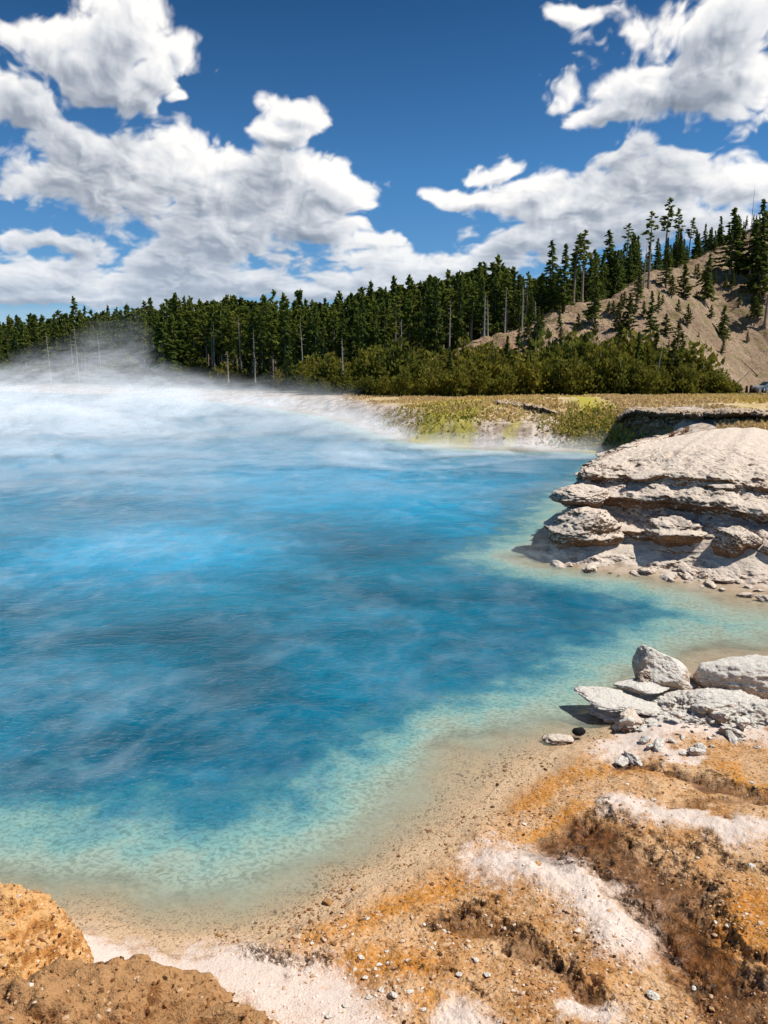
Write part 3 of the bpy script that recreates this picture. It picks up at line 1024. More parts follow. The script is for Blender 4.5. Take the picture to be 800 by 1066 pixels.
def build_cliff():
    outer = [A2(*p) for p in [(1080, 15.6), (930, 16.7), (800, 18.1), (730, 19.0), (670, 19.8), (622, 20.2), (594, 20.55), (590, 21.4), (600, 23.2), (616, 25.7), (642, 29), (676, 33)]]
    inner = [A2(*p) for p in [(1080, 30), (930, 30), (830, 30), (770, 30), (730, 29.6), (706, 28.6), (694, 28), (694, 28), (694, 28.5), (698, 29.5), (706, 31), (716, 34)]]
    front = [(-1.8, -.30), (-1.35, .03), (-1.0, .28), (-.58, .58), (-.22, .84), (.25, .93), (.80, 1.02), (.86, 1.28), (.10, 1.37), (-.06, 1.44), (-.02, 1.56), (.26, 1.66),
             (.58, 1.72), (.92, 1.78), (.98, 1.92), (.74, 1.97), (.80, 2.06), (1.25, 2.12), (1.7, 2.20), (2.6, 2.33), (4.2, 2.42), (12.5, 2.46)]
    right = [(-1.7, -.30), (-1.2, .03), (-.85, .20), (-.40, .46), (-.08, .70), (.10, .84), (.16, .96), (.34, 1.06), (.66, 1.16), (.64, 1.30), (.16, 1.40), (.20, 1.54),
             (.58, 1.64), (.95, 1.74), (1.05, 1.88), (.95, 1.95), (1.05, 2.03), (1.5, 2.10), (2.0, 2.18), (2.8, 2.30), (4.4, 2.40), (12.5, 2.46)]
    corner = [(-.6, -.30), (-.25, -.05), (.15, .06), (.55, .16), (.62, .40), (.50, .58), (.10, .72), (-.04, .86), (.02, 1.02), (.42, 1.10), (.50, 1.24), (.16, 1.36),
              (.06, 1.50), (.22, 1.62), (.48, 1.70), (.52, 1.80), (.62, 1.88), (.95, 1.94), (1.4, 2.02), (2.0, 2.14), (3.2, 2.28), (9.0, 2.44)]
    back = [(-.6, -.4), (-.3, -.1), (-.1, .1), (.05, .3), (.1, .5), (.15, .66), (.12, .8), (.1, .94), (.15, 1.05), (.25, 1.15), (.3, 1.25), (.4, 1.33),
            (.5, 1.42), (.6, 1.5), (.75, 1.58), (.9, 1.66), (1.1, 1.74), (1.4, 1.82), (1.8, 1.9), (2.2, 1.98), (2.8, 2.08), (6.0, 2.25)]
    def plates(G):
        rg = np.random.default_rng(9)
        nt, ns = G.shape[:2]
        out = []
        for i in range(90):
            k = int(ns * rg.uniform(.22, .80))
            zt = rg.uniform(1.62, 2.40) if i % 9 else rg.uniform(.4, 1.5)
            j = int(np.argmin(np.abs(G[: int(nt * .93), k, 2] - zt)))
            c = G[j, k]
            w = rg.uniform(.06, .17) * (2.2 if i % 8 == 0 else 1)
            me = rock_mesh('plate', (w * rg.uniform(1, 1.9), w, w * rg.uniform(.3, .6)), 900 + i, sub=4, rough=.3, cuts=10, fine=.06)
            n = len(me.vertices)
            co = np.empty(n * 3, np.float32); me.vertices.foreach_get('co', co); co = co.reshape(-1, 3)
            fi = np.empty(len(me.polygons) * 3, np.int32); me.polygons.foreach_get('vertices', fi)
            bpy.data.meshes.remove(me)
            a = rg.uniform(-.5, .5); t = rg.normal() * .12
            R = np.array(Euler((t, rg.normal() * .12, a)).to_matrix())
            out.append((co @ R.T + c + np.array([0, .0, -.02]), fi.reshape(-1, 3)))
        return out
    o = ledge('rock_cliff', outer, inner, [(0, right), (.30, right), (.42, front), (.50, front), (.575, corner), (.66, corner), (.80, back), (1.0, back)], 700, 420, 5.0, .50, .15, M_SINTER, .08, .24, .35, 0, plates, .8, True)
    tag(o, 'pale layered sinter cliff with a shadowed undercut, standing in the pool on the right', 'cliff')
    rock('boulder', 'broad rounded boulder with a dark undercut at the left corner of the cliff', 606, 19.85, .58, (1.02, .95, .72), 21, M_SINTER, 'boulder', sub=6, under=.30, bed=.22, cuts=4, rough=.26, crag=.05)
    rock('boulder', 'knobbly dark topped boulder perched above the left corner of the cliff', 606, 20.35, 1.46, (.72, .62, .36), 34, M_SINTER, 'boulder', sub=6, under=.3, bed=.2, cuts=6, rough=.3, crag=.055)
    rock('boulder', 'flat topped boulder jutting from the sand at the middle of the cliff foot', 703, 19.15, .72, (.86, .66, .52), 27, M_SINTER, 'boulder', sub=6, under=.5, bed=.25, cuts=6, rough=.28, rz=.2, crag=.055)
    rock('boulder', 'tilted lumpy boulder at the cliff foot towards the right edge', 760, 18.25, .60, (.52, .5, .56), 41, M_SINTER, 'boulder', sub=6, under=.45, bed=.2, cuts=7, rough=.3, tilt=(0, .3), crag=.055)
    rock('boulder', 'small round boulder resting against the right end of the cliff foot', 781, 18.0, .80, (.27, .27, .25), 43, M_SINTER, 'boulder', sub=5, under=.3)
    rock('boulder', 'pale slab of stone lying on the rubble at the right end of the cliff', 812, 17.8, .62, (.5, .4, .3), 47, M_SINTER, 'boulder', sub=5, under=.3)
    # rubble along the water line
    spots = []
    for i in range(64):
        px = random.uniform(572, 800)
        spots.append((px, float(np.interp(px, [572, 600, 660, 730, 800], [578, 585, 592, 603, 617])) + random.uniform(-9, 4), .04 + .15 * random.random() ** 2.2))
    proto = None
    for i, (px, py, r) in enumerate(spots):
        if i % 8 == 0:
            me = rock_mesh('rubble_stone', (1, .85, .7), 60 + i, sub=4, rough=.4, cuts=12, crag=.2)
            me.materials.append(M_SINTER)
        o = link(bpy.data.objects.new('rubble_stone', me))
        p = onz(px, py, .10)
        z = max(terrain_z(p[0], p[1]), 0)
        o.location = (p[0], p[1], z + r * .12)
        o.scale = (r * random.uniform(1.1, 2.0), r * random.uniform(.9, 1.4), r * random.uniform(.7, 1.1))
        o.rotation_euler = (random.uniform(-.3, .3), random.uniform(-.3, .3), random.uniform(0, 6))
        tag(o, 'grey brown rubble stone in the band along the water line below the cliff', 'stone', 'rubble stones at the foot of the cliff')


build_cliff()


def build_banks():
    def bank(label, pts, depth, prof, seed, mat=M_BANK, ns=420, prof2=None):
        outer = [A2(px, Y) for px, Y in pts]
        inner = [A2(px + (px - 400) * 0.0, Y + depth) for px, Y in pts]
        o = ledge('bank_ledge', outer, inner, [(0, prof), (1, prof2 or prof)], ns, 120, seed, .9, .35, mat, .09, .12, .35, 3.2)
        tag(o, label, 'ledge')
    pr = [(1.2, 1.2), (1.5, 1.45), (1.5, 1.78), (.9, 1.88), (.1, 1.92), (0, 2.02), (.05, 2.10), (.4, 2.16), (1.2, 2.20), (2.6, 2.16), (4.0, 2.02)]
    def up(p, dz, zs=1.0): return [(a, 2.1 + (b - 2.1) * zs + dz) for a, b in p]
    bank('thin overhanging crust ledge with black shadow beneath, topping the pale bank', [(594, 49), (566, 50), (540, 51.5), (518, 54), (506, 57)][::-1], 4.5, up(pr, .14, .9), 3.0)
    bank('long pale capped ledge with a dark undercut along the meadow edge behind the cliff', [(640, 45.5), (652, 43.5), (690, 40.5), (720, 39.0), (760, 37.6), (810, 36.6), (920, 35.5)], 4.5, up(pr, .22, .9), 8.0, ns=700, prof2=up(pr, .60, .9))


build_banks()


def build_near_rocks():
    rock('sinter_shelf', 'low rough shelf of white sinter at the water edge on the right', 734, 10.25, .04, (1.45, .80, .34), 71, M_WHITE, 'rock', sub=7, cuts=8, rough=.42, fine=.09, rz=-.12, crag=.2)
    rock('sinter_shelf', 'rubbly white sinter bank running off the right edge beside the orange crust', 800, 9.85, .06, (1.0, .70, .34), 75, M_WHITE, 'rock', sub=7, cuts=8, rough=.42, fine=.09, crag=.2)
    rock('boulder', 'white pointed boulder standing upright on the low white shelf', 689, 11.1, .36, (.56, .40, .38), 84, M_WHITE, 'boulder', sub=6, cuts=14, rough=.16, tilt=(0, .12), rz=-.1, crag=.07, wedge=.75)
    rock('boulder', 'large smooth pinkish boulder at the right edge above the white shelf', 790, 10.9, .34, (.92, .62, .44), 88, M_WHITE, 'boulder', sub=6, cuts=12, rough=.2, under=.3, bed=.15, crag=.07)
    rock('rock_slab', 'thin tilted white slab jutting out over the water with black shadow beneath', 640, 10.4, .24, (.58, .32, .055), 95, M_WHITE, 'rock', sub=6, cuts=14, rough=.38, tilt=(.08, .07), rz=-.45, crag=.12)
    rock('rock_slab', 'short white slab bridging to the foot of the pointed boulder', 667, 10.75, .30, (.42, .25, .08), 97, M_WHITE, 'rock', sub=5, cuts=8, rough=.25, rz=.1)
    rock('boulder', 'small tan hollowed rock under the tilted white slab', 655, 9.98, .10, (.25, .20, .20), 99, M_SINTER, 'boulder', sub=5, cuts=8, rough=.4)
    rock('boulder', 'small dark rock wedged at the left side of the pointed white boulder', 674, 10.9, .34, (.16, .16, .18), 102, M_SINTER, 'boulder', sub=5, cuts=8, rough=.4)
    rock('stone', 'black rounded stone sitting at the edge of the shallow water', 603, 9.75, .09, (.095, .07, .06), 105, M_BLACK, 'stone', sub=4, cuts=4, rough=.15)
    rock('stone', 'flat pinkish stone just left of the black stone', 581, 9.65, .03, (.22, .12, .06), 107, M_SINTER, 'stone', sub=4, cuts=6, rough=.3)
    a = rock('crust_mound', 'sunlit orange crust mound in the bottom left corner with a dark hollow', -45, 4.35, .45, (.98, .70, 1.22), 111, M_OCHRE, 'mound', sub=7, cuts=3, rough=.22, fine=.09)
    b = rock('crust_mound', 'rough brown crust mound filling the bottom left foreground', 70, 3.35, .80, (1.55, .62, 1.10), 118, M_UMBER, 'mound', sub=7, cuts=3, rough=.24, fine=.10)

    MOUNDS.extend([a, b])


MOUNDS = []
build_near_rocks()


# ------------------------------------------------------------------ trees
def foliage_material(name, dark, light, yellow, var=.55):
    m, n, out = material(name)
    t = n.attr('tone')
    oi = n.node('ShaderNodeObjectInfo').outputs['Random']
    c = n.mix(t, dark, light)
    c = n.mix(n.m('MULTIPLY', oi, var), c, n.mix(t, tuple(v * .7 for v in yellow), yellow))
    d = n.node('ShaderNodeBsdfDiffuse'); n.put(d.inputs[0], c)
    tl = n.node('ShaderNodeBsdfTranslucent'); n.put(tl.inputs[0], n.mix(.5, c, yellow))
    mx = n.node('ShaderNodeMixShader'); mx.inputs[0].default_value = .42
    n.t.links.new(d.outputs[0], mx.inputs[1]); n.t.links.new(tl.outputs[0], mx.inputs[2])
    n.t.links.new(mx.outputs[0], out.inputs[0])
    return m


M_PINE = foliage_material('pine_needles', (.032, .056, .014), (.21, .27, .055), (.28, .29, .05))
M_SPRUCE = foliage_material('spruce_needles', (.022, .040, .013), (.145, .205, .05), (.20, .235, .05))
M_YOUNG = foliage_material('young_pine_needles', (.030, .048, .012), (.095, .125, .030), (.16, .145, .03))
M_SHRUB = foliage_material('shrub_leaves', (.018, .034, .008), (.14, .19, .034), (.30, .27, .045), .95)
M_BARK = flat_mat('grey_bark', (.31, .245, .19), .95, .1, noise=.4, nscale=2)
M_DEAD = flat_mat('bleached_wood', (.42, .37, .31), .9, .1, noise=.3, nscale=2)
M_LOG = flat_mat('fallen_log_wood', (.13, .10, .08), .95, .1, noise=.4, nscale=3)


def trunk_arrays(h, r0, bend, rg, sides=6, n=9, stubs=0, stub_len=.8, stub_from=.15, stub_to=.6):
    V, F = [], []
    bx, by = rg.normal(size=2) * bend * h
    def axis(t): return np.array([bx * t * t, by * t * t, h * t])
    for i in range(n):
        t = i / (n - 1)
        r = r0 * (1 - t) ** .8 + .012
        if i == 0: r *= 1.35
        c = axis(t)
        for k in range(sides):
            a = 2 * PI * k / sides
            V.append(c + np.array([r * math.cos(a), r * math.sin(a), 0]))
    for i in range(n - 1):
        for k in range(sides):
            F.append([i * sides + k, i * sides + (k + 1) % sides, (i + 1) * sides + (k + 1) % sides, (i + 1) * sides + k])
    for _ in range(stubs):
        t = rg.uniform(stub_from, stub_to)
        a = rg.uniform(0, 2 * PI)
        L = stub_len * rg.uniform(.4, 1)
        c = axis(t)
        d = np.array([math.cos(a), math.sin(a), rg.uniform(-.25, .35)])
        sd = np.array([-math.sin(a), math.cos(a), 0]) * .018
        upv = np.array([0, 0, .022])
        b = len(V)
        e = c + d * L
        V += [c - sd, c + sd, c + upv * 1.5, e - sd * .3, e + sd * .3, e + upv * .4]
        F += [[b, b + 1, b + 4, b + 3], [b + 1, b + 2, b + 5, b + 4], [b + 2, b, b + 3, b + 5]]
    return np.array(V), np.array(F), axis


def clump_quads(C, dirs, size, rg, tone):
    """leaf-sized quads at centres C, long side roughly along dirs"""
    n = len(C)
    d = dirs + rg.normal(size=(n, 3)) * .55
    d /= np.linalg.norm(d, axis=1, keepdims=True)
    q = rg.normal(size=(n, 3))
    w = np.cross(d, q); w /= np.linalg.norm(w, axis=1, keepdims=True)
    s = size * rg.uniform(.55, 1.25, (n, 1))
    a, b = d * s, w * s * rg.uniform(.35, .6, (n, 1))
    V = np.stack([C - a - b * .6, C - a * .3 + b, C + a + b * .3, C + a * .2 - b], 1).reshape(-1, 3)
    F = np.arange(4 * n).reshape(n, 4)
    return V, F, np.repeat(tone, 4)


def crown_arrays(kind, h, axis, rg):
    C, Dv, tone = [], [], []
    spec = {'pine': (.36, .98, 64, .105, .25), 'tall': (.52, .99, 44, .085, .2), 'sparse': (.60, .99, 30, .08, .1), 'spruce': (.05, .99, 110, .165, -.25),
            'dense': (.13, .99, 104, .145, -.05), 'young': (.02, .98, 58, .24, .35)}[kind]
    lo, hi, nb, Lk, rise = spec
    for i in range(nb):
        t = lo + (hi - lo) * ((i + rg.uniform(0, 1)) / nb)
        s = (t - lo) / (hi - lo)
        if kind in ('pine', 'tall', 'sparse'):
            prof = (.35 + .65 * min(1, s * 4)) * (1 - s) ** .55 + .10
        elif kind == 'young':
            prof = (1 - s) ** .8 * (.55 + .45 * min(1, s * 5)) + .05
        else:
            prof = (1 - s) ** .85 + .05
        L = Lk * h * prof * rg.uniform(.55, 1.2)
        a = rg.uniform(0, 2 * PI)
        c = axis(t)
        d = np.array([math.cos(a), math.sin(a), rise + rg.uniform(-.2, .2)])
        m = max(5, int(L * (13 if kind in ('spruce', 'dense', 'young') else 15)))
        k = rg.uniform(.12 if kind not in ('sparse', 'tall') else .4, 1.0, m) ** .8
        p = c + d * (L * k)[:, None]
        p[:, 2] -= (.30 if kind == 'spruce' else .06) * L * k ** 2
        p += rg.normal(size=(m, 3)) * np.array([.13, .13, .08]) * (L * .55 + .12)
        C.append(p); Dv.append(np.tile(d, (m, 1)))
        base = rg.uniform(.0, .55)
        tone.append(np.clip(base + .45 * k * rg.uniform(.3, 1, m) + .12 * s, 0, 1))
    # leader
    m = 10
    p = np.stack([axis(1 - .06 * q) for q in rg.uniform(-.1, 1, m)]) + rg.normal(size=(m, 3)) * .04
    C.append(p); Dv.append(np.tile([0, 0, 1.0], (m, 1))); tone.append(rg.uniform(.3, .8, m))
    C, Dv, tone = np.vstack(C), np.vstack(Dv), np.concatenate(tone)
    size = {'pine': .36, 'tall': .33, 'sparse': .28, 'spruce': .34, 'dense': .36, 'young': .40}[kind] * (h / 13) ** .5
    return clump_quads(C, Dv, size, rg, tone)


PROTO = {}


def make_tree(name, kind, h, seed, fol):
    rg = np.random.default_rng(seed)
    stubs = {'pine': 22, 'tall': 26, 'sparse': 16, 'spruce': 4, 'dense': 8, 'young': 0}[kind]
    tv, tf, axis = trunk_arrays(h, h * .011 + .03, .02, rg, stubs=stubs, stub_len=h * .06, stub_from=.12, stub_to=.62)
    cv, cf, tone = crown_arrays(kind, h, axis, rg)
    return np_mesh('trunk', tv, tf), np_mesh('crown', cv, cf, {'tone': tone}, smooth=False), M_BARK, fol


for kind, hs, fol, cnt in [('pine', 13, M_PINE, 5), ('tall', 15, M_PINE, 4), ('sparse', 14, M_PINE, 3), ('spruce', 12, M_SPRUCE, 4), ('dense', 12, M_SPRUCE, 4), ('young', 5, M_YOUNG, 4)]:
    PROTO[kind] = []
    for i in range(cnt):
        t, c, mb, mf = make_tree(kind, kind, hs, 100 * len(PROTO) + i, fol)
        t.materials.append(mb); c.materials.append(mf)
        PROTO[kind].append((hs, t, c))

KIND_NAME = {'pine': 'pine_tree', 'tall': 'pine_tree', 'sparse': 'pine_tree', 'spruce': 'spruce_tree', 'dense': 'spruce_tree', 'young': 'young_pine'}
KIND_CAT = {'pine': 'pine tree', 'tall': 'pine tree', 'sparse': 'pine tree', 'spruce': 'spruce tree', 'dense': 'spruce tree', 'young': 'young pine'}


def plant_tree(kind, x, y, z, h, label, group=None, wide=1.0):
    h0, tm, cm = random.choice(PROTO[kind])
    e = empty(KIND_NAME[kind], (x, y, z - .1), random.uniform(0, 2 * PI))
    s = h / h0
    e.scale = (s * wide, s * wide, s)
    link(bpy.data.objects.new('trunk', tm), e)
    link(bpy.data.objects.new('crown', cm), e)
    return tag(e, label, KIND_CAT[kind], group)


def tree_px(kind, px, base, top, label, group=None, wide=1.0, Y=None):
    if Y is None:
        p = hit(px, base)
    else:
        q = at_row(px, base, Y)
        p = (q[0], q[1], q[2])
    depth = p[1] * CP + (CAM_Z - p[2]) * SP
    d = ray(px, top)
    ztop = CAM_Z + d[2] / d[1] * p[1]
    return plant_tree(kind, p[0], p[1], p[2], max(ztop - p[2], .5), label, group, wide)


def build_forest():
    sky_x = [-80, 0, 50, 110, 160, 210, 250, 300, 345, 370, 400, 430, 460, 490, 520, 545, 570, 600]
    sky_y = [334, 332, 327, 322, 317, 313, 309, 313, 313, 305, 298, 294, 287, 280, 270, 288, 285, 290]
    fx, fy = [-80, 100, 200, 300, 400, 560, 600], [152, 152, 140, 113, 104, 106, 110]
    for k in range(4):
        px = -70 + 3.1 * k
        while px < 566:
            Y = float(np.interp(px, fx, fy)) + 2 + 5.5 * k + random.uniform(-2, 2)
            top = float(np.interp(px, sky_x, sky_y)) + random.gauss(0, 5.0) + (10 if k == 0 else 5 if k == 1 else 1)
            if random.random() < .07: top -= random.uniform(5, 11)
            d = ray(px, top)
            x = d[0] / d[1] * Y
            z = terrain_z(x, Y)
            h = CAM_Z + d[2] / d[1] * Y - z
            kind = random.choices(['pine', 'tall', 'spruce', 'dense'], [5, 3, 1.6, 2.2] if px < 350 else [3.0, 1.2, 3, 4])[0]
            if kind in ('pine', 'tall'):
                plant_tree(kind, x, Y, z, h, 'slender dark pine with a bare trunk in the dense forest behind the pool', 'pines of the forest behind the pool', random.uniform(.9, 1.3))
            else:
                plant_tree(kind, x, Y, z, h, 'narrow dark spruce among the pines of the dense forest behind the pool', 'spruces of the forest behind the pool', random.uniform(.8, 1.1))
            px += random.uniform(7, 14) if px < 380 else random.uniform(9, 16)
    # the depth of the wood behind: one dark mass
    Vs, Fs, Ts, b = [], [], [], 0
    rg = np.random.default_rng(5)
    for k in range(4):
        px = -120.0
        while px < 600:
            Y = float(np.interp(px, fx, fy)) + 26 + 7 * k
            top = float(np.interp(px, sky_x, sky_y)) + rg.normal() * 3 + 5
            d = ray(px, top); x = d[0] / d[1] * Y
            z = terrain_z(x, Y); h = CAM_Z + d[2] / d[1] * Y - z
            h0, tm, cm = PROTO[['dense', 'pine', 'spruce'][rg.integers(3)]][rg.integers(4)]
            n = len(cm.vertices)
            co = np.empty(n * 3, np.float32); cm.vertices.foreach_get('co', co); co = co.reshape(-1, 3) * np.array([1.5, 1.5, 1]) * (h / h0)
            tn = np.empty(n, np.float32); cm.attributes['tone'].data.foreach_get('value', tn)
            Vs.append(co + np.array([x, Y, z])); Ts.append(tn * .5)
            Fs.append(np.arange(n).reshape(-1, 4) + b); b += n
            px += rg.uniform(9, 15)
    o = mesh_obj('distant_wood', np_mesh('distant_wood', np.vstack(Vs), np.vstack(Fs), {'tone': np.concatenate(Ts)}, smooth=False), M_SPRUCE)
    tag(o, 'dark depth of the conifer wood behind the front trees', kind='stuff')
    tree_px('spruce', 173, 404, 334, 'broad blackish spruce standing alone before the forest at the left pool edge', None, 2.1, Y=123)
    tree_px('spruce', 300, 400, 352, 'dark low spruce beside the bleached bushes left of the green thicket', None, 1.2, Y=104)


build_forest()


def build_hill_trees():
    T = [('spruce', 575, 320, 250, 'dark spruce at the left end of the hill crest', 1.0), ('dense', 587, 324, 253, 'dark leaning spruce just inside the left end of the crest, its foot in shadow', .9),
         ('tall', 597, 315, 243, 'thin crowned pine third along the crest from the left', 1.1), ('tall', 606, 312, 239, 'taller tufted pine fourth along the crest from the left', 1.1),
         ('sparse', 620, 300, 264, 'small sparse pine in the gap on the left crest', 1.0), ('dense', 617, 338, 287, 'dark bushy spruce with a fallen limb at its foot on the left slope', 1.1),
         ('spruce', 635, 307, 239, 'broad dense spruce on the crest with a rounded full crown', 1.25), ('sparse', 651, 296, 232, 'thin ragged pine right of the broad crest spruce', 1.1),
         ('sparse', 675, 300, 219, 'bare trunked pine with a small tuft at its top on the crest', 1.0), ('tall', 692, 275, 205, 'tallest pine on the crest, with a long bare stem', 1.0),
         ('dense', 693, 300, 258, 'short dark spruce below the tallest crest pine', 1.1), ('tall', 706, 268, 216, 'pine just right of the tallest crest pine', 1.1),
         ('tall', 717, 268, 226, 'shorter pine second to the right of the tallest crest pine', 1.1), ('dense', 664, 313, 280, 'small dark spruce on the upper slope below the bare trunked pine', 1.2),
         ('dense', 633, 327, 312, 'little round spruce on the slope under the broad crest spruce', 1.3), ('young', 655, 346, 311, 'pointed young green pine, middle of the slope above the thicket', .8),
         ('young', 649, 343, 324, 'smaller young pine at the left side of the pointed green one', .9), ('dense', 677, 351, 302, 'slim dark spruce rising above the thicket right of the young green pines', .85),
         ('young', 693, 350, 326, 'round young pine in the row right of the slim dark spruce', 1.1), ('young', 706, 357, 335, 'low young pine at the right end of the row above the thicket', 1.2),
         ('young', 712, 312, 275, 'yellowish young pine on the upper slope left of the dark full spruce', .9), ('spruce', 733, 314, 264, 'dark full spruce alone on the upper right slope', 1.1),
         ('young', 706, 325, 311, 'tiny yellow green pine on the bare middle slope', .9), ('spruce', 752, 352, 317, 'dark conical spruce alone low on the bare right slope', 1.2),
         ('dense', 778, 357, 344, 'very small spruce near the foot of the bare right slope', 1.1), ('dense', 760, 286, 216, 'tall dark spruce on the right crest near the frame edge', 1.2),
         ('spruce', 794, 285, 206, 'tallest dark spruce at the right frame edge', 1.1), ('dense', 780, 290, 232, 'dense spruce between the two tall spruces on the right crest', 1.3),
         ('dense', 770, 285, 240, 'short spruce filling the gap beside the tall right crest spruce', 1.3), ('tall', 796, 342, 270, 'pine with a bare reddish trunk low at the right frame edge', 1.2),
         ('dense', 786, 334, 308, 'bushy spruce beside the bare reddish trunk at the right edge', 1.6), ('dense', 789, 312, 250, 'wide spruce in front of the right crest at the frame edge', 1.4),
         ('spruce', 559, 356, 318, 'narrow spruce at the left foot of the hill above the thicket', .9), ('dense', 540, 368, 336, 'dark pointed spruce sticking out of the thicket left of the hill', .9),
         ('dense', 583, 375, 350, 'small dark spruce poking from the thicket below the left slope', 1.0), ('sparse', 548, 330, 282, 'ragged small pine in the dip between the forest and the hill', 1.0),
         ('dense', 562, 322, 284, 'low spruce in the dip at the left foot of the crest', 1.1)]
    for k, px, b, t, lab, w in T:
        tree_px(k, px, b, t, lab, None, w * (1.5 if k == 'young' else 1.38))
    for i in range(62):
        px = random.uniform(545, 800)
        ridge = float(np.interp(px, [545, 600, 650, 700, 740, 800], [338, 312, 300, 288, 278, 272]))
        base = random.uniform(ridge + 3, min(370, ridge + (50 if i < 40 else 95)))
        k = random.choice(['young', 'young', 'dense'])
        tree_px(k, px, base, base - random.uniform(7, 24), 'small conifer scattered over the upper hill slope below the crest', 'small conifers scattered on the hill slope', 1.3)
    # the closed dark row along the top of the ridge
    for i in range(110):
        px = random.uniform(590, 840)
        cx = np.interp(px, [560, 600, 650, 700, 740, 770, 800, 850], [300, 282, 266, 254, 244, 238, 234, 222])
        x0 = (px - 400) / FPX * 140
        Y = 105 + .67 * (x0 - 13) + 1.08 * min(max(x0 - 33, 0), 26) + random.uniform(-4, 9)
        d = ray(px, cx + random.gauss(-4, 7))
        x = d[0] / d[1] * Y
        z = float(hill_height(np.array([x]), np.array([Y]))[0])
        h = max(3.0, CAM_Z + d[2] / d[1] * Y - z)
        plant_tree('dense' if i % 3 else 'spruce', x, Y, z, h, 'small dark spruce in the closed row along the top of the hill', 'spruces along the hill top', 1.25)
    # a bare dead pole and dead trees
    GREY = 'grey dead trunk standing among the pines of the forest behind the pool'
    def dead(px, base, top, label, r=.10, stubs=18, mat=M_DEAD, Y=None):
        p = hit(px, base) if Y is None else tuple(at_row(px, base, Y))
        d = ray(px, top)
        h = CAM_Z + d[2] / d[1] * p[1] - p[2]
        tv, tf, _ = trunk_arrays(h, r, .03, np.random.default_rng(int(px)), stubs=stubs, stub_len=h * .12, stub_from=.3, stub_to=.95)
        o = mesh_obj('dead_tree', np_mesh('dead_tree', tv, tf), mat)
        o.location = p
        tag(o, label, 'dead tree')
    dead(778, 285, 193, 'bare dead pole rising high above the right crest spruces', .08, 3, M_LOG)
    dead(670, 300, 252, 'leaning grey dead tree beside the bare trunked crest pine', .09)
    dead(731, 403, 370, 'pale forked dead trunk at the right end of the green thicket', .11, 16, Y=86)
    dead(684, 400, 362, 'bleached dead stem standing inside the right part of the thicket', .08, 16, Y=80)
    dead(602, 400, 372, 'bleached dead stem standing in the middle of the thicket', .07, 16, Y=80)
    dead(357, 392, 352, 'grey leaning dead stem at the left end of the thicket', .09, 18, Y=92)
    dead(238, 398, 366, 'grey dead tree at the pool edge left of the thicket', .10, 26, Y=112)
    dead(266, 398, 372, 'grey bushy dead tree nearest the left end of the thicket', .10, 30, Y=112)

    for i in range(18):
        px = random.uniform(20, 560)
        Yf = float(np.interp(px, [-80, 100, 200, 300, 400, 560, 600], [152, 152, 140, 113, 104, 106, 110]))
        x = (px - 400) / FPX * Yf
        top = float(np.interp(px, [0, 110, 250, 345, 430, 520, 560], [352, 342, 332, 332, 318, 296, 300])) + random.uniform(-14, 16)
        p = (x, Yf + random.uniform(-2.5, 1), terrain_z(x, Yf))
        h = CAM_Z + ray(px, top)[2] / ray(px, top)[1] * p[1] - p[2]
        tv, tf, _ = trunk_arrays(h, .10, .03, np.random.default_rng(i + 40), stubs=22, stub_len=h * .09, stub_from=.25, stub_to=.95)
        o = mesh_obj('dead_tree', np_mesh('dead_tree', tv, tf), M_DEAD)
        o.location = p
        tag(o, GREY, 'dead tree', 'dead trunks in the forest')

    def log(a, b, label, r=.14):
        pa, pb = hit(*a), hit(*b)
        A, B = Vector(pa) + Vector((0, 0, r)), Vector(pb) + Vector((0, 0, r))
        L = (B - A).length
        tv, tf, _ = trunk_arrays(L, r, .01, np.random.default_rng(int(a[0])), stubs=7, stub_len=.7, stub_from=.2, stub_to=.9)
        o = mesh_obj('fallen_log', np_mesh('fallen_log', tv, tf), M_LOG)
        o.location = A
        o.rotation_euler = (B - A).to_track_quat('Z', 'Y').to_euler()
        tag(o, label, 'log')
    log((789, 392), (769, 373), 'long fallen log slanting down the bare slope at the right edge', .085)
    log((766, 401), (781, 388), 'shorter fallen log lying just below the long slanting one', .085)
    log((717, 334), (703, 322), 'fallen log on the bare middle slope below the dark full spruce', .08)
    log((566, 340), (584, 330), 'thin grey fallen log on the left slope', .07)
    log((630, 312), (612, 309), 'fallen dead limb beside the dark bushy spruce', .07)
    log((765, 322), (742, 318), 'fallen log lying across the upper right slope', .07)


build_hill_trees()


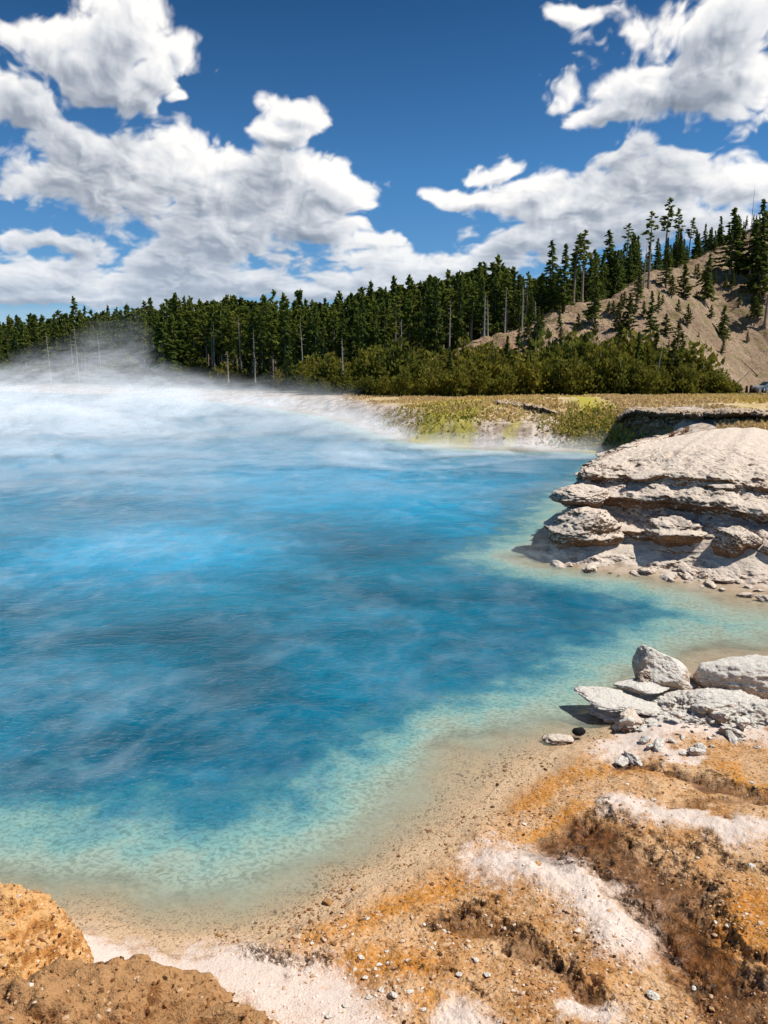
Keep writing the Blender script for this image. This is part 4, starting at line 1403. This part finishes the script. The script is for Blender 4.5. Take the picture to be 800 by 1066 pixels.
# ------------------------------------------------------------------ the green thicket
def shrub_mesh(seed, h=4.0, w=3.0, dens=1500):
    rg = np.random.default_rng(seed)
    C, Dv, T, V, F = [], [], [], [], []
    for i in range(15):
        a, r = rg.uniform(0, 2 * PI), w * .5 * math.sqrt(rg.uniform(0, 1))
        hh = h * rg.uniform(.55, 1.05) * (1 - .35 * (r / (w * .5)) ** 2)
        top = np.array([r * math.cos(a), r * math.sin(a), hh])
        n = dens // 15
        t = rg.uniform(.05, 1, n) ** .75
        spread = .52 * (1.1 - t * .75) * w * .38
        p = top * t[:, None] * np.array([1, 1, 1]) + rg.normal(size=(n, 3)) * np.stack([spread, spread, spread * .6], 1)
        p[:, 2] = np.abs(p[:, 2])
        C.append(p); Dv.append(np.tile(top / np.linalg.norm(top) + np.array([0, 0, .3]), (n, 1)))
        T.append(np.clip(rg.uniform(0, .5) + .5 * t * rg.uniform(.2, 1, n), 0, 1))
        # stem
        b = len(V)
        s = .035
        V += [np.array([-s, 0, 0]), np.array([s, 0, 0]), np.array([0, s, 0]), top + [-s * .3, 0, 0], top + [s * .3, 0, 0], top + [0, s * .3, 0]]
        F += [[b, b + 1, b + 4, b + 3], [b + 1, b + 2, b + 5, b + 4], [b + 2, b, b + 3, b + 5]]
    v, f, t = clump_quads(np.vstack(C), np.vstack(Dv), .21, rg, np.concatenate(T))
    a = np_mesh('stems', np.array(V), np.array(F)); a.materials.append(M_DEAD)
    c = np_mesh('foliage', v, f, {'tone': t}, smooth=False); c.materials.append(M_SHRUB)
    return a, c


def build_shrubs():
    protos = [shrub_mesh(300 + i) for i in range(6)]
    def shrub(px, Y, top, label, group, w=1.0, base=None):
        d = ray(px, top)
        x = d[0] / d[1] * Y
        z = terrain_z(x, Y)
        h = max(.6, CAM_Z + d[2] / d[1] * Y - z)
        a, c = random.choice(protos)
        e = empty('shrub', (x, Y, z - .1), random.uniform(0, 6.28))
        e.scale = (h / 4 * w, h / 4 * w, h / 4)
        link(bpy.data.objects.new('stems', a), e)
        link(bpy.data.objects.new('foliage', c), e)
        tag(e, label, 'shrub', group)
    tx = [285, 320, 350, 400, 440, 480, 520, 560, 600, 640, 680, 715, 740, 765]
    ty = [392, 374, 364, 366, 361, 363, 352, 352, 352, 346, 353, 361, 378, 397]
    for k, (dy, lo) in enumerate([(0, 26), (5, 12), (10, 0)]):
        px = 322 + 4 * k
        while px < (762 if k < 2 else 735):
            top = float(np.interp(px, tx, ty)) + lo + random.gauss(0, 7)
            Y = float(np.interp(px, [285, 400, 500, 770], [98, 86, 80, 77])) + dy + random.uniform(-1.2, 1.2)
            shrub(px, Y, min(top, 405), 'bushy green shrub in the long thicket between the meadow and the hill', 'shrubs of the long thicket', random.uniform(.95, 1.45))
            px += random.uniform(11, 19)
    for px, top in [(118, 372), (130, 366), (142, 370), (205, 372), (214, 378), (228, 380), (248, 384), (262, 388), (278, 386), (292, 384), (305, 382), (196, 382), (96, 378), (70, 376), (40, 374), (10, 376), (316, 378), (240, 376)]:
        Y = float(np.interp(px, [0, 100, 200, 300], [149, 149, 136, 108])) + random.uniform(-1, 2)
        shrub(px, Y, top, 'low green bush at the foot of the forest on the left behind the steam', 'bushes at the left forest foot', random.uniform(1.0, 1.6))
    for k in range(16):
        px = 395 + 22 * k + random.uniform(-8, 8)
        Y = float(np.interp(px, [285, 400, 500, 770], [98, 86, 80, 77])) + random.uniform(3, 12)
        tree_px('young' if k % 3 else 'dense', px, 402, float(np.interp(px, tx, ty)) + random.uniform(-13, 4), 'young conifer poking out of the long green thicket', 'young conifers in the thicket', 1.1, Y=Y)
    for px, top, Y in [(748, 384, 79), (757, 390, 78), (765, 396, 79), (741, 380, 80)]:
        shrub(px, Y, top, 'low greyish shrub at the right end of the thicket near the parked car', 'low shrubs at the right end of the thicket', 1.5)


build_shrubs()


# ------------------------------------------------------------------ grass, gravel and loose stones
def build_grass():
    rg = np.random.default_rng(31)
    n = 60000
    r = np.exp(rg.uniform(math.log(33), math.log(92), n))
    a = rg.uniform(math.radians(-3), math.radians(32), n)
    x, y = r * np.sin(a), r * np.cos(a)
    z, sd = land_height(x, y)
    keep = (sd > 3.4) & (fbm2(x * .3, y * .3, 3) > .40) & ((r > 45) | (a > .22))
    x, y, z, r = x[keep], y[keep], z[keep], r[keep]
    t = fbm2(x * .12 + 4, y * .12, 3)
    # moss cushions hanging over the banks
    mx, my = [], []
    for px, Y, sp, cnt, sy in [(618, 46.5, 1.1, 4200, 1.7), (665, 42.2, .9, 900, .6), (640, 44, .8, 700, .8), (455, 55, 2.2, 700, 2.5), (490, 51, 1.0, 250, 1.5), (430, 60, 2.2, 500, 2.5), (770, 33, 1.5, 400, .6)]:
        c = at_y(px, Y, 1.5)
        mx.append(c[0] + rg.normal(size=cnt) * sp); my.append(c[1] + rg.normal(size=cnt) * sy)
    mx, my = np.concatenate(mx), np.concatenate(my)
    mz, msd = land_height(mx, my)
    k = msd > .3
    x, y, z = np.r_[x, mx[k]], np.r_[y, my[k]], np.r_[z, mz[k]]
    tone = np.r_[np.clip(.30 + (t - .5) * 1.4 + rg.normal(size=len(t)) * .15, 0, 1) * .55, np.clip(.56 + rg.normal(size=k.sum()) * .2, .3, 1)]
    m = len(x)
    h = rg.uniform(.06, .22, m)
    aa = rg.uniform(0, 2 * PI, m)
    w = rg.uniform(.05, .12, m)
    lean = rg.normal(size=(m, 2)) * .06
    c = np.stack([x, y, z - .01], 1)
    d = np.stack([np.cos(aa), np.sin(aa), 0 * aa], 1) * w[:, None]
    top = c + np.stack([lean[:, 0], lean[:, 1], h], 1)
    V = np.stack([c - d, c + d, top + d * .35, top - d * .5], 1).reshape(-1, 3)
    F = np.arange(4 * m).reshape(m, 4)
    mt, nn, out = material('meadow_grass')
    tn = nn.attr('tone')
    c = nn.ramp(tn, (0, (.66, .50, .27)), (.28, (.70, .53, .20)), (.5, (.52, .44, .09)), (.8, (.20, .23, .04)), (1, (.12, .15, .03)))
    df = nn.node('ShaderNodeBsdfDiffuse'); nn.put(df.inputs[0], c)
    tl = nn.node('ShaderNodeBsdfTranslucent'); nn.put(tl.inputs[0], c)
    mx_ = nn.node('ShaderNodeMixShader'); mx_.inputs[0].default_value = .35
    nn.t.links.new(df.outputs[0], mx_.inputs[1]); nn.t.links.new(tl.outputs[0], mx_.inputs[2]); nn.t.links.new(mx_.outputs[0], out.inputs[0])
    o = mesh_obj('grass', np_mesh('grass', V, F, {'tone': np.repeat(tone, 4)}, smooth=False), mt)
    tag(o, 'dry yellow meadow grass and green moss tufts on the far banks', kind='stuff')


build_grass()


def build_gravel():
    rg = np.random.default_rng(77)
    d, F = ico(1)
    n = 13000
    r = np.exp(rg.uniform(math.log(4.3), math.log(11.5), n))
    a = rg.uniform(math.radians(-14), math.radians(30), n)
    x, y = r * np.sin(a), r * np.cos(a)
    z, sd = land_height(x, y)
    u, v = plan(x, y)
    wht = np.clip(sum(sstep(0, .6, stroke(u, v, p, w)) for p, w in WHITES), 0, 1)
    chn = np.clip(sum(sstep(0, .6, stroke(u, v, p, w * .8)) for p, w in CHANNELS), 0, 1)
    keep = (sd > -.55) & (rg.random(n) > .55 * wht + .75 * chn) & (fbm2(x * 1.7, y * 1.7, 3) + rg.normal(size=n) * .08 > .44)
    x, y, z, wht, sd = x[keep], y[keep], z[keep], wht[keep], sd[keep]
    for o in MOUNDS:
        co = np.empty(len(o.data.vertices) * 3, np.float32); o.data.vertices.foreach_get('co', co)
        co = co.reshape(-1, 3); co = co[(co[:, 2] > 0) & (co[:, 1] < .6 * co[:, 1].max())]
        pk = co[rg.integers(0, len(co), 1800)] + np.array(o.location)
        x, y, z = np.r_[x, pk[:, 0]], np.r_[y, pk[:, 1]], np.r_[z, pk[:, 2] - .002]
        wht, sd = np.r_[wht, np.full(1800, -.3)], np.r_[sd, np.ones(1800)]
    m = len(x)
    s = .005 + .008 * rg.random(m) ** 2 + .016 * rg.random(m) ** 14
    tone = np.clip(rg.normal(.52, .24, m) + .35 * wht, 0, 1)
    tone = np.where(sd < .25, tone * .6, tone)
    P = d[None] * (1 + .25 * rg.normal(size=(m, len(d), 1))) * (s[:, None] * np.array([[1.25, 1, .7]]) * rg.uniform(.7, 1.3, (m, 3)))[:, None]
    th = rg.uniform(0, 2 * PI, m)
    c, sn = np.cos(th)[:, None], np.sin(th)[:, None]
    P = np.stack([P[..., 0] * c - P[..., 1] * sn, P[..., 0] * sn + P[..., 1] * c, P[..., 2]], -1)
    V = (P + np.stack([x, y, z + s * .2], 1)[:, None]).reshape(-1, 3)
    FF = (F[None] + (np.arange(m) * len(d))[:, None, None]).reshape(-1, 3)
    mt, nn, out = material('loose_gravel')
    c = nn.ramp(nn.attr('tone'), (0, (.05, .022, .008)), (.3, (.26, .12, .045)), (.55, (.56, .34, .17)), (.8, (.70, .54, .40)), (1, (.88, .80, .72)))
    principled(nn, out, c, .9, None, .2)
    o = mesh_obj('gravel', np_mesh('gravel', V, FF, {'tone': np.repeat(tone, len(d))}, smooth=False), mt)
    tag(o, 'loose gravel strewn over the orange crust and wet sand', kind='stuff')


build_gravel()


def build_stones():
    protos = []
    for i in range(5):
        me = rock_mesh('stone', (1, .8, .38), 500 + i, sub=3, rough=.25, cuts=18, fine=.03)
        me.polygons.foreach_set('use_smooth', np.zeros(len(me.polygons), bool))
        me.materials.append(M_WHITE)
        protos.append(me)
    def stone(px, py, w, label, group=None, mat=None):
        p = hit(px, py, 2.5, 30)
        me = random.choice(protos)
        if mat is not None:
            me = me.copy(); me.materials.clear(); me.materials.append(mat)
        o = link(bpy.data.objects.new('stone', me))
        zz = float(land_height(np.array([p[0]]), np.array([p[1]]))[0][0])
        dist = math.hypot(p[1], CAM_Z - p[2])
        s = w / FPX * dist * random.uniform(.32, .52)
        o.location = (p[0], p[1], zz + s * .15)
        o.scale = (s, s, s)
        o.rotation_euler = (random.uniform(-.35, .35), random.uniform(-.35, .35), random.uniform(0, 6.28))
        tag(o, label, 'stone', group)
    for px, py, w in [(357, 953, 8), (383, 958, 8), (403, 994, 8), (395, 1005, 8), (404, 1007, 7), (377, 1002, 7), (424, 1008, 7), (463, 965, 7), (496, 997, 8), (427, 1037, 10), (397, 1034, 11),
                      (391, 1012, 6), (441, 1052, 7), (344, 1060, 10), (380, 1020, 7), (370, 1012, 6), (385, 1042, 8), (360, 1048, 8), (415, 1025, 6), (440, 1030, 5), (325, 985, 6), (312, 978, 6), (450, 985, 5)]:
        stone(px, py, w, 'small white stone scattered on the orange crust at the bottom beside the white beach', 'white stones scattered at the bottom')
    stone(478, 1015, 11, 'squarish white stone, left of the two lying close together on the orange crust')
    stone(508, 1012, 13, 'long white stone, right of the two lying close together on the orange crust')
    stone(410, 1042, 12, 'largest white stone at the lower end of the scattered ones')
    stone(682, 1033, 14, 'lone white oval stone on the tan crust near the bottom right')
    stone(783, 903, 12, 'white stone lying on the black crust at the right edge')
    stone(783, 816, 8, 'small white stone above the brown gully at the right edge')
    stone(724, 1021, 7, 'small pale stone beside the brown channel, left of a pair')
    stone(734, 1016, 7, 'small pale stone beside the brown channel, right of a pair')
    stone(757, 853, 11, 'dark flat stone lying on the white streak on the right', None, M_UMBER)
    stone(342, 941, 14, 'dark flat stone lying in the wet sand at the end of the orange crust', None, M_UMBER)
    stone(369, 928, 8, 'small brown stone in the wet sand just above the orange crust', None, M_UMBER)
    stone(262, 962, 7, 'small grey stone at the water edge above the white beach', None, M_SINTER)
    stone(275, 966, 5, 'tiny brown stone at the water edge where the white beach meets orange crust', None, M_UMBER)
    stone(680, 834, 9, 'grey stone at the head of the upper white streak', None, M_SINTER)
    stone(560, 905, 9, 'tan stone lying in the middle white streak', None, M_OCHRE)


build_stones()


# ------------------------------------------------------------------ the car park corner
def build_rubble():
    protos = []
    for i in range(4):
        me = rock_mesh('rubble_stone', (1, .8, .65), 700 + i, sub=4, rough=.4, cuts=12, crag=.2)
        me.materials.append(M_WHITE)
        protos.append(me)
    for i in range(46):
        px, py = random.uniform(645, 805), random.uniform(735, 788)
        if px < 690 and py < 745: continue
        p = onz(px, py, .18)
        r = .03 + .10 * random.random() ** 2.5
        o = link(bpy.data.objects.new('rubble_stone', random.choice(protos)))
        o.location = (p[0], p[1], float(land_height(np.array([p[0]]), np.array([p[1]]))[0][0]) + r * .2 + .10 * (py < 768))
        o.scale = (r * random.uniform(1, 1.7), r * random.uniform(.8, 1.3), r)
        o.rotation_euler = (random.uniform(-.4, .4), random.uniform(-.4, .4), random.uniform(0, 6.28))
        tag(o, 'white rubble stone lying on or below the low white shelf on the right', 'stone', 'rubble stones on the white shelf')


build_rubble()


def build_car():
    Y = 107.0
    base = at_row(799, 406.5, Y)
    z0 = terrain_z(base[0], Y)
    e = empty('parked_car', (base[0] + .3, Y, z0), math.radians(8))
    tag(e, 'silver blue estate car parked below the hill at the right frame edge', 'car')
    paint = flat_mat('silver_blue_paint', (.42, .50, .58), .25, .6, .3, .03)
    glass = flat_mat('dark_car_glass', (.03, .05, .075), .06, .8, 0, .02)
    rubber = flat_mat('tyre_rubber', (.02, .02, .02), .9, .2)
    rim = flat_mat('wheel_metal', (.5, .5, .52), .3, .6, .9)
    lampm = flat_mat('headlamp_lens', (.75, .78, .8), .1, .8)
    def prism(prof, w, inset=0.0, zin=9):
        bm = bmesh.new()
        L = [bm.verts.new((x, -w + (inset if z > zin else 0), z)) for x, z in prof]
        R = [bm.verts.new((x, w - (inset if z > zin else 0), z)) for x, z in prof]
        bm.faces.new(L[::-1]); bm.faces.new(R)
        n = len(prof)
        for i in range(n): bm.faces.new((L[i], L[(i + 1) % n], R[(i + 1) % n], R[i]))
        bmesh.ops.recalc_face_normals(bm, faces=bm.faces)
        bmesh.ops.bevel(bm, geom=bm.edges[:], offset=.035, segments=2, affect='EDGES', clamp_overlap=True)
        return bm
    body = [(-2.2, .35), (-2.22, .72), (-2.05, .86), (-1.15, .98), (-.45, 1.48), (.1, 1.56), (1.6, 1.54), (2.15, 1.10), (2.25, .80), (2.22, .35)]
    bm_obj('body', prism(body, .88, .14, 1.2), paint, e, False)
    for sgn in (-1, 1):
        for pr in ([(-1.02, 1.02), (-.45, 1.40), (.12, 1.47), (.12, 1.02)], [(.22, 1.02), (.22, 1.47), (1.05, 1.46), (1.05, 1.02)], [(1.14, 1.02), (1.14, 1.45), (1.58, 1.43), (1.95, 1.04)]):
            bm = bmesh.new()
            vs = [bm.verts.new((x, sgn * (.892 - .135 * max(0, (z - 1.0) / .5)), z)) for x, z in pr]
            vi = [bm.verts.new((x, sgn * (.86 - .135 * max(0, (z - 1.0) / .5)), z)) for x, z in pr]
            bm.faces.new(vs); bm.faces.new(vi[::-1])
            for i in range(4): bm.faces.new((vs[i], vi[i], vi[(i + 1) % 4], vs[(i + 1) % 4]))
            bmesh.ops.recalc_face_normals(bm, faces=bm.faces)
            bm_obj('side_window', bm, glass, e, False)
        for x in (-1.38, 1.42):
            bm = bmesh.new()
            bmesh.ops.create_cone(bm, cap_ends=True, segments=24, radius1=.34, radius2=.34, depth=.24, matrix=Matrix.Translation((x, sgn * .80, .34)) @ Matrix.Rotation(PI / 2, 4, 'X'))
            w = bm_obj('wheel', bm, rubber, e)
            bm = bmesh.new()
            bmesh.ops.create_cone(bm, cap_ends=True, segments=20, radius1=.21, radius2=.19, depth=.05, matrix=Matrix.Translation((x, sgn * .93, .34)) @ Matrix.Rotation(PI / 2, 4, 'X'))
            bm_obj('rim', bm, rim, w)
        bm = bmesh.new()
        bmesh.ops.create_cube(bm, size=1, matrix=Matrix.Translation((-2.17, sgn * .62, .72)) @ Matrix.Diagonal((.14, .36, .14, 1)))
        bmesh.ops.bevel(bm, geom=bm.edges[:], offset=.03, segments=2, affect='EDGES')
        bm_obj('headlight', bm, lampm, e)
    bm = bmesh.new()
    vs = [bm.verts.new(v) for v in [(-1.13, -.70, 1.02), (-1.13, .70, 1.02), (-.50, .62, 1.46), (-.50, -.62, 1.46)]]
    vi = [bm.verts.new(v.co + Vector((.06, 0, -.05))) for v in vs]
    bm.faces.new(vs); bm.faces.new(vi[::-1])
    for i in range(4): bm.faces.new((vs[i], vi[i], vi[(i + 1) % 4], vs[(i + 1) % 4]))
    for v in vs: v.co += Vector((-.035, 0, .02))
    bmesh.ops.recalc_face_normals(bm, faces=bm.faces)
    bm_obj('windscreen', bm, glass, e, False)
    post = flat_mat('dark_timber', (.05, .035, .028), .9, .2, noise=.3)
    for px, top, bot, w, lab in [(777.5, 398.5, 406, .20, 'left one of the two dark upright posts near the parked car'), (782, 398, 406, .22, 'right one of the two dark upright posts near the parked car'), (786.5, 400, 405.5, .42, 'thick dark stump standing right at the nose of the parked car')]:
        p = at_row(px, bot, Y - 4)
        d = ray(px, top)
        h = CAM_Z + d[2] / d[1] * (Y - 4) - p[2]
        z = terrain_z(p[0], Y - 4)
        bm = bmesh.new()
        bmesh.ops.create_cone(bm, cap_ends=True, segments=12, radius1=w, radius2=w * .8, depth=h + .3, matrix=Matrix.Translation((0, 0, (h + .3) / 2 - .3)))
        bmesh.ops.bevel(bm, geom=[ed for ed in bm.edges if all(v.co.z > 0 for v in ed.verts)], offset=w * .25, segments=2, affect='EDGES')
        o = bm_obj('wooden_post', bm, post)
        o.location = (p[0], Y - 4, min(p[2], z) if z < p[2] else z)
        tag(o, lab, 'post')


build_car()


# ------------------------------------------------------------------ steam
def steam_material(name, k, lo, hi, st, white):
    m, n, out = material(name)
    P = n.pos()
    dn = n.attr('dens')
    lay = n.attr('layer')
    off = n.node('ShaderNodeCombineXYZ'); n.put(off.inputs[0], n.m('MULTIPLY', lay, .15)); n.put(off.inputs[2], n.m('MULTIPLY', lay, .8))
    Q = n.v('ADD', n.v('MULTIPLY', P, st), off.outputs[0])
    a = n.noise(Q, .22 * k, 5, .6, 1.0)
    b = n.noise(Q, .9 * k, 4, .62, .8)
    f = n.m('ADD', n.m('MULTIPLY', a, .72), n.m('MULTIPLY', b, .28))
    al = n.m('MULTIPLY', dn, n.ss(f, lo, hi), clamp=True)
    dif = n.node('ShaderNodeBsdfDiffuse'); dif.inputs[0].default_value = white
    nv = n.node('ShaderNodeCombineXYZ'); nv.inputs[0].default_value = to_sun.x * .6; nv.inputs[1].default_value = to_sun.y * .6 - .12; nv.inputs[2].default_value = 1.0
    n.put(dif.inputs['Normal'], n.v('NORMALIZE', nv.outputs[0]))
    tl = n.node('ShaderNodeBsdfTransparent')
    mx = n.node('ShaderNodeMixShader')
    n.put(mx.inputs[0], al)
    n.t.links.new(tl.outputs[0], mx.inputs[1]); n.t.links.new(dif.outputs[0], mx.inputs[2]); n.t.links.new(mx.outputs[0], out.inputs[0])
    return m


def build_steam():
    m = steam_material('steam', 1.0, .31, .71, (.55, .8, 1.3), (.67, .755, .85, 1))
    mw = steam_material('steam_wisp', 2.6, .46, .80, (1.0, .62, 1.2), (.58, .72, .84, 1))
    # drifting curtains over the far half of the pool
    Vs, Fs, Ds, Ls, b0 = [], [], [], [], 0
    Ys = [19, 22, 25, 28, 31, 34.5, 38, 42, 46, 50.5, 55, 60, 66, 72, 79, 86, 94, 102, 110, 118]
    for i, Y in enumerate(Ys):
        pxs = np.arange(-330, 700, 7.0)
        t = np.linspace(0, 1, 26)
        PX, T = np.meshgrid(pxs, t)
        X = (PX - 400) / FPX * Y
        Yv = Y + (fbm2(X * .09 + i * 5, X * 0 + i, 4) - .5) * 9 + T * 1.5 * (vn2(X * .15, T * 3 + i) - .5)
        X = X + (vn2(X * .1 + i, T * 2) - .5) * 2 * T
        # height and strength of the curtain along its length
        left = sstep(420, 60, PX)
        H = .9 + .9 * sstep(24, 50, Y) + 1.6 * sstep(520, 120, PX) * sstep(40, 70, Y) + 5.6 * np.clip(np.exp(-((PX - 55) / 85) ** 2) + .42 * np.exp(-((PX - 96) / 48) ** 2) + .35 * np.exp(-((PX - 310) / 22) ** 2), 0, 2) * sstep(70, 110, Y)
        H = H * (1 - .5 * sstep(360, 430, PX)) * 1.2
        H = H * (.5 + 1.0 * fbm2(X * .16 + 3 * i, X * 0 + 7 + i, 4))
        Z = T * H + .02
        Yv = Yv + T * H * 2.0
        strength = ((.42 + .52 * left ** 1.1) * sstep(650, 540, PX) * sstep(12, 56, Y) * (1 + 1.3 * sstep(300, 420, PX) * sstep(30, 40, Y) * sstep(75, 60, Y)) + .20 * np.exp(-((PX - 615) / 42) ** 2) * sstep(50, 44, Y))
        sdl = pool_sd(X[0], Yv[0])
        inside = sstep(2.5, -1.5, sdl)[None]
        end = sstep(-330, -250, PX) * sstep(700, 660, PX)
        D = strength * inside * end * np.clip(4.2 / H, .35, 1) * (1 - T) ** 1.3 * sstep(0, .22, T + .02)
        V = np.stack([X, Yv, Z], -1).reshape(-1, 3)
        Vs.append(V); Fs.append(grid_faces(len(pxs), len(t)) + b0); Ds.append(D.ravel()); Ls.append(np.full(len(V), i * 2.3)); b0 += len(V)
    o = mesh_obj('steam', np_mesh('steam', np.vstack(Vs), np.vstack(Fs), {'dens': np.concatenate(Ds), 'layer': np.concatenate(Ls)}), m)
    tag(o, 'thick white steam drifting over the far half of the pool', kind='stuff')

    # low wisps skimming the near water
    Vs, Fs, Ds, Ls, b0 = [], [], [], [], 0
    WISPS = [(90, 610, 210, 42, 1.0), (40, 655, 130, 40, .9), (330, 640, 200, 45, .55), (480, 640, 150, 40, .6), (130, 790, 210, 45, .8), (20, 750, 120, 50, .7), (240, 820, 160, 45, .6), (610, 600, 190, 55, .75),
             (250, 560, 260, 30, .7), (480, 540, 180, 30, .7), (100, 530, 200, 30, .9), (600, 530, 90, 30, .8), (360, 760, 150, 60, .55), (420, 700, 170, 50, .5), (330, 690, 120, 40, .55), (60, 860, 140, 40, .4), (520, 720, 110, 50, .45)]
    for i, z0 in enumerate((.15, .45, .85)):
        ang = np.radians(np.arange(-50, 32, .8))
        rr = np.exp(np.linspace(math.log(6), math.log(50), 110))
        aa, R = np.meshgrid(ang, rr)
        x, y = R * np.sin(aa), R * np.cos(aa)
        u, v = plan(x, y)
        D = .05 + 0 * x
        for px, py, rx, ry, k in WISPS:
            D = np.maximum(D, .34 * k * sstep(0, .8, blob(u, v, px, py, rx * 1.25, ry * 1.35, 0)))
        D = np.maximum(D, .36 * sstep(19, 40, R) * sstep(.26, .12, u))
        sd = pool_sd(x, y)
        D = D * sstep(.3, -1.6, sd) * sstep(-50, -44, np.degrees(aa)) * sstep(50, 40, R) * (1 - .12 * i) * .82
        z = z0 + (fbm2(x * .25 + i, y * .25, 3) - .5) * .35 * min(1, z0 * 2)
        V = np.stack([x, y, z], -1).reshape(-1, 3)
        Vs.append(V); Fs.append(grid_faces(len(ang), len(rr)) + b0); Ds.append(D.ravel()); Ls.append(np.full(len(V), 40 + i * .45)); b0 += len(V)
    o = mesh_obj('steam_wisps', np_mesh('steam_wisps', np.vstack(Vs), np.vstack(Fs), {'dens': np.concatenate(Ds), 'layer': np.concatenate(Ls)}), mw)
    tag(o, 'thin wisps of steam skimming the near blue water', kind='stuff')


build_steam()
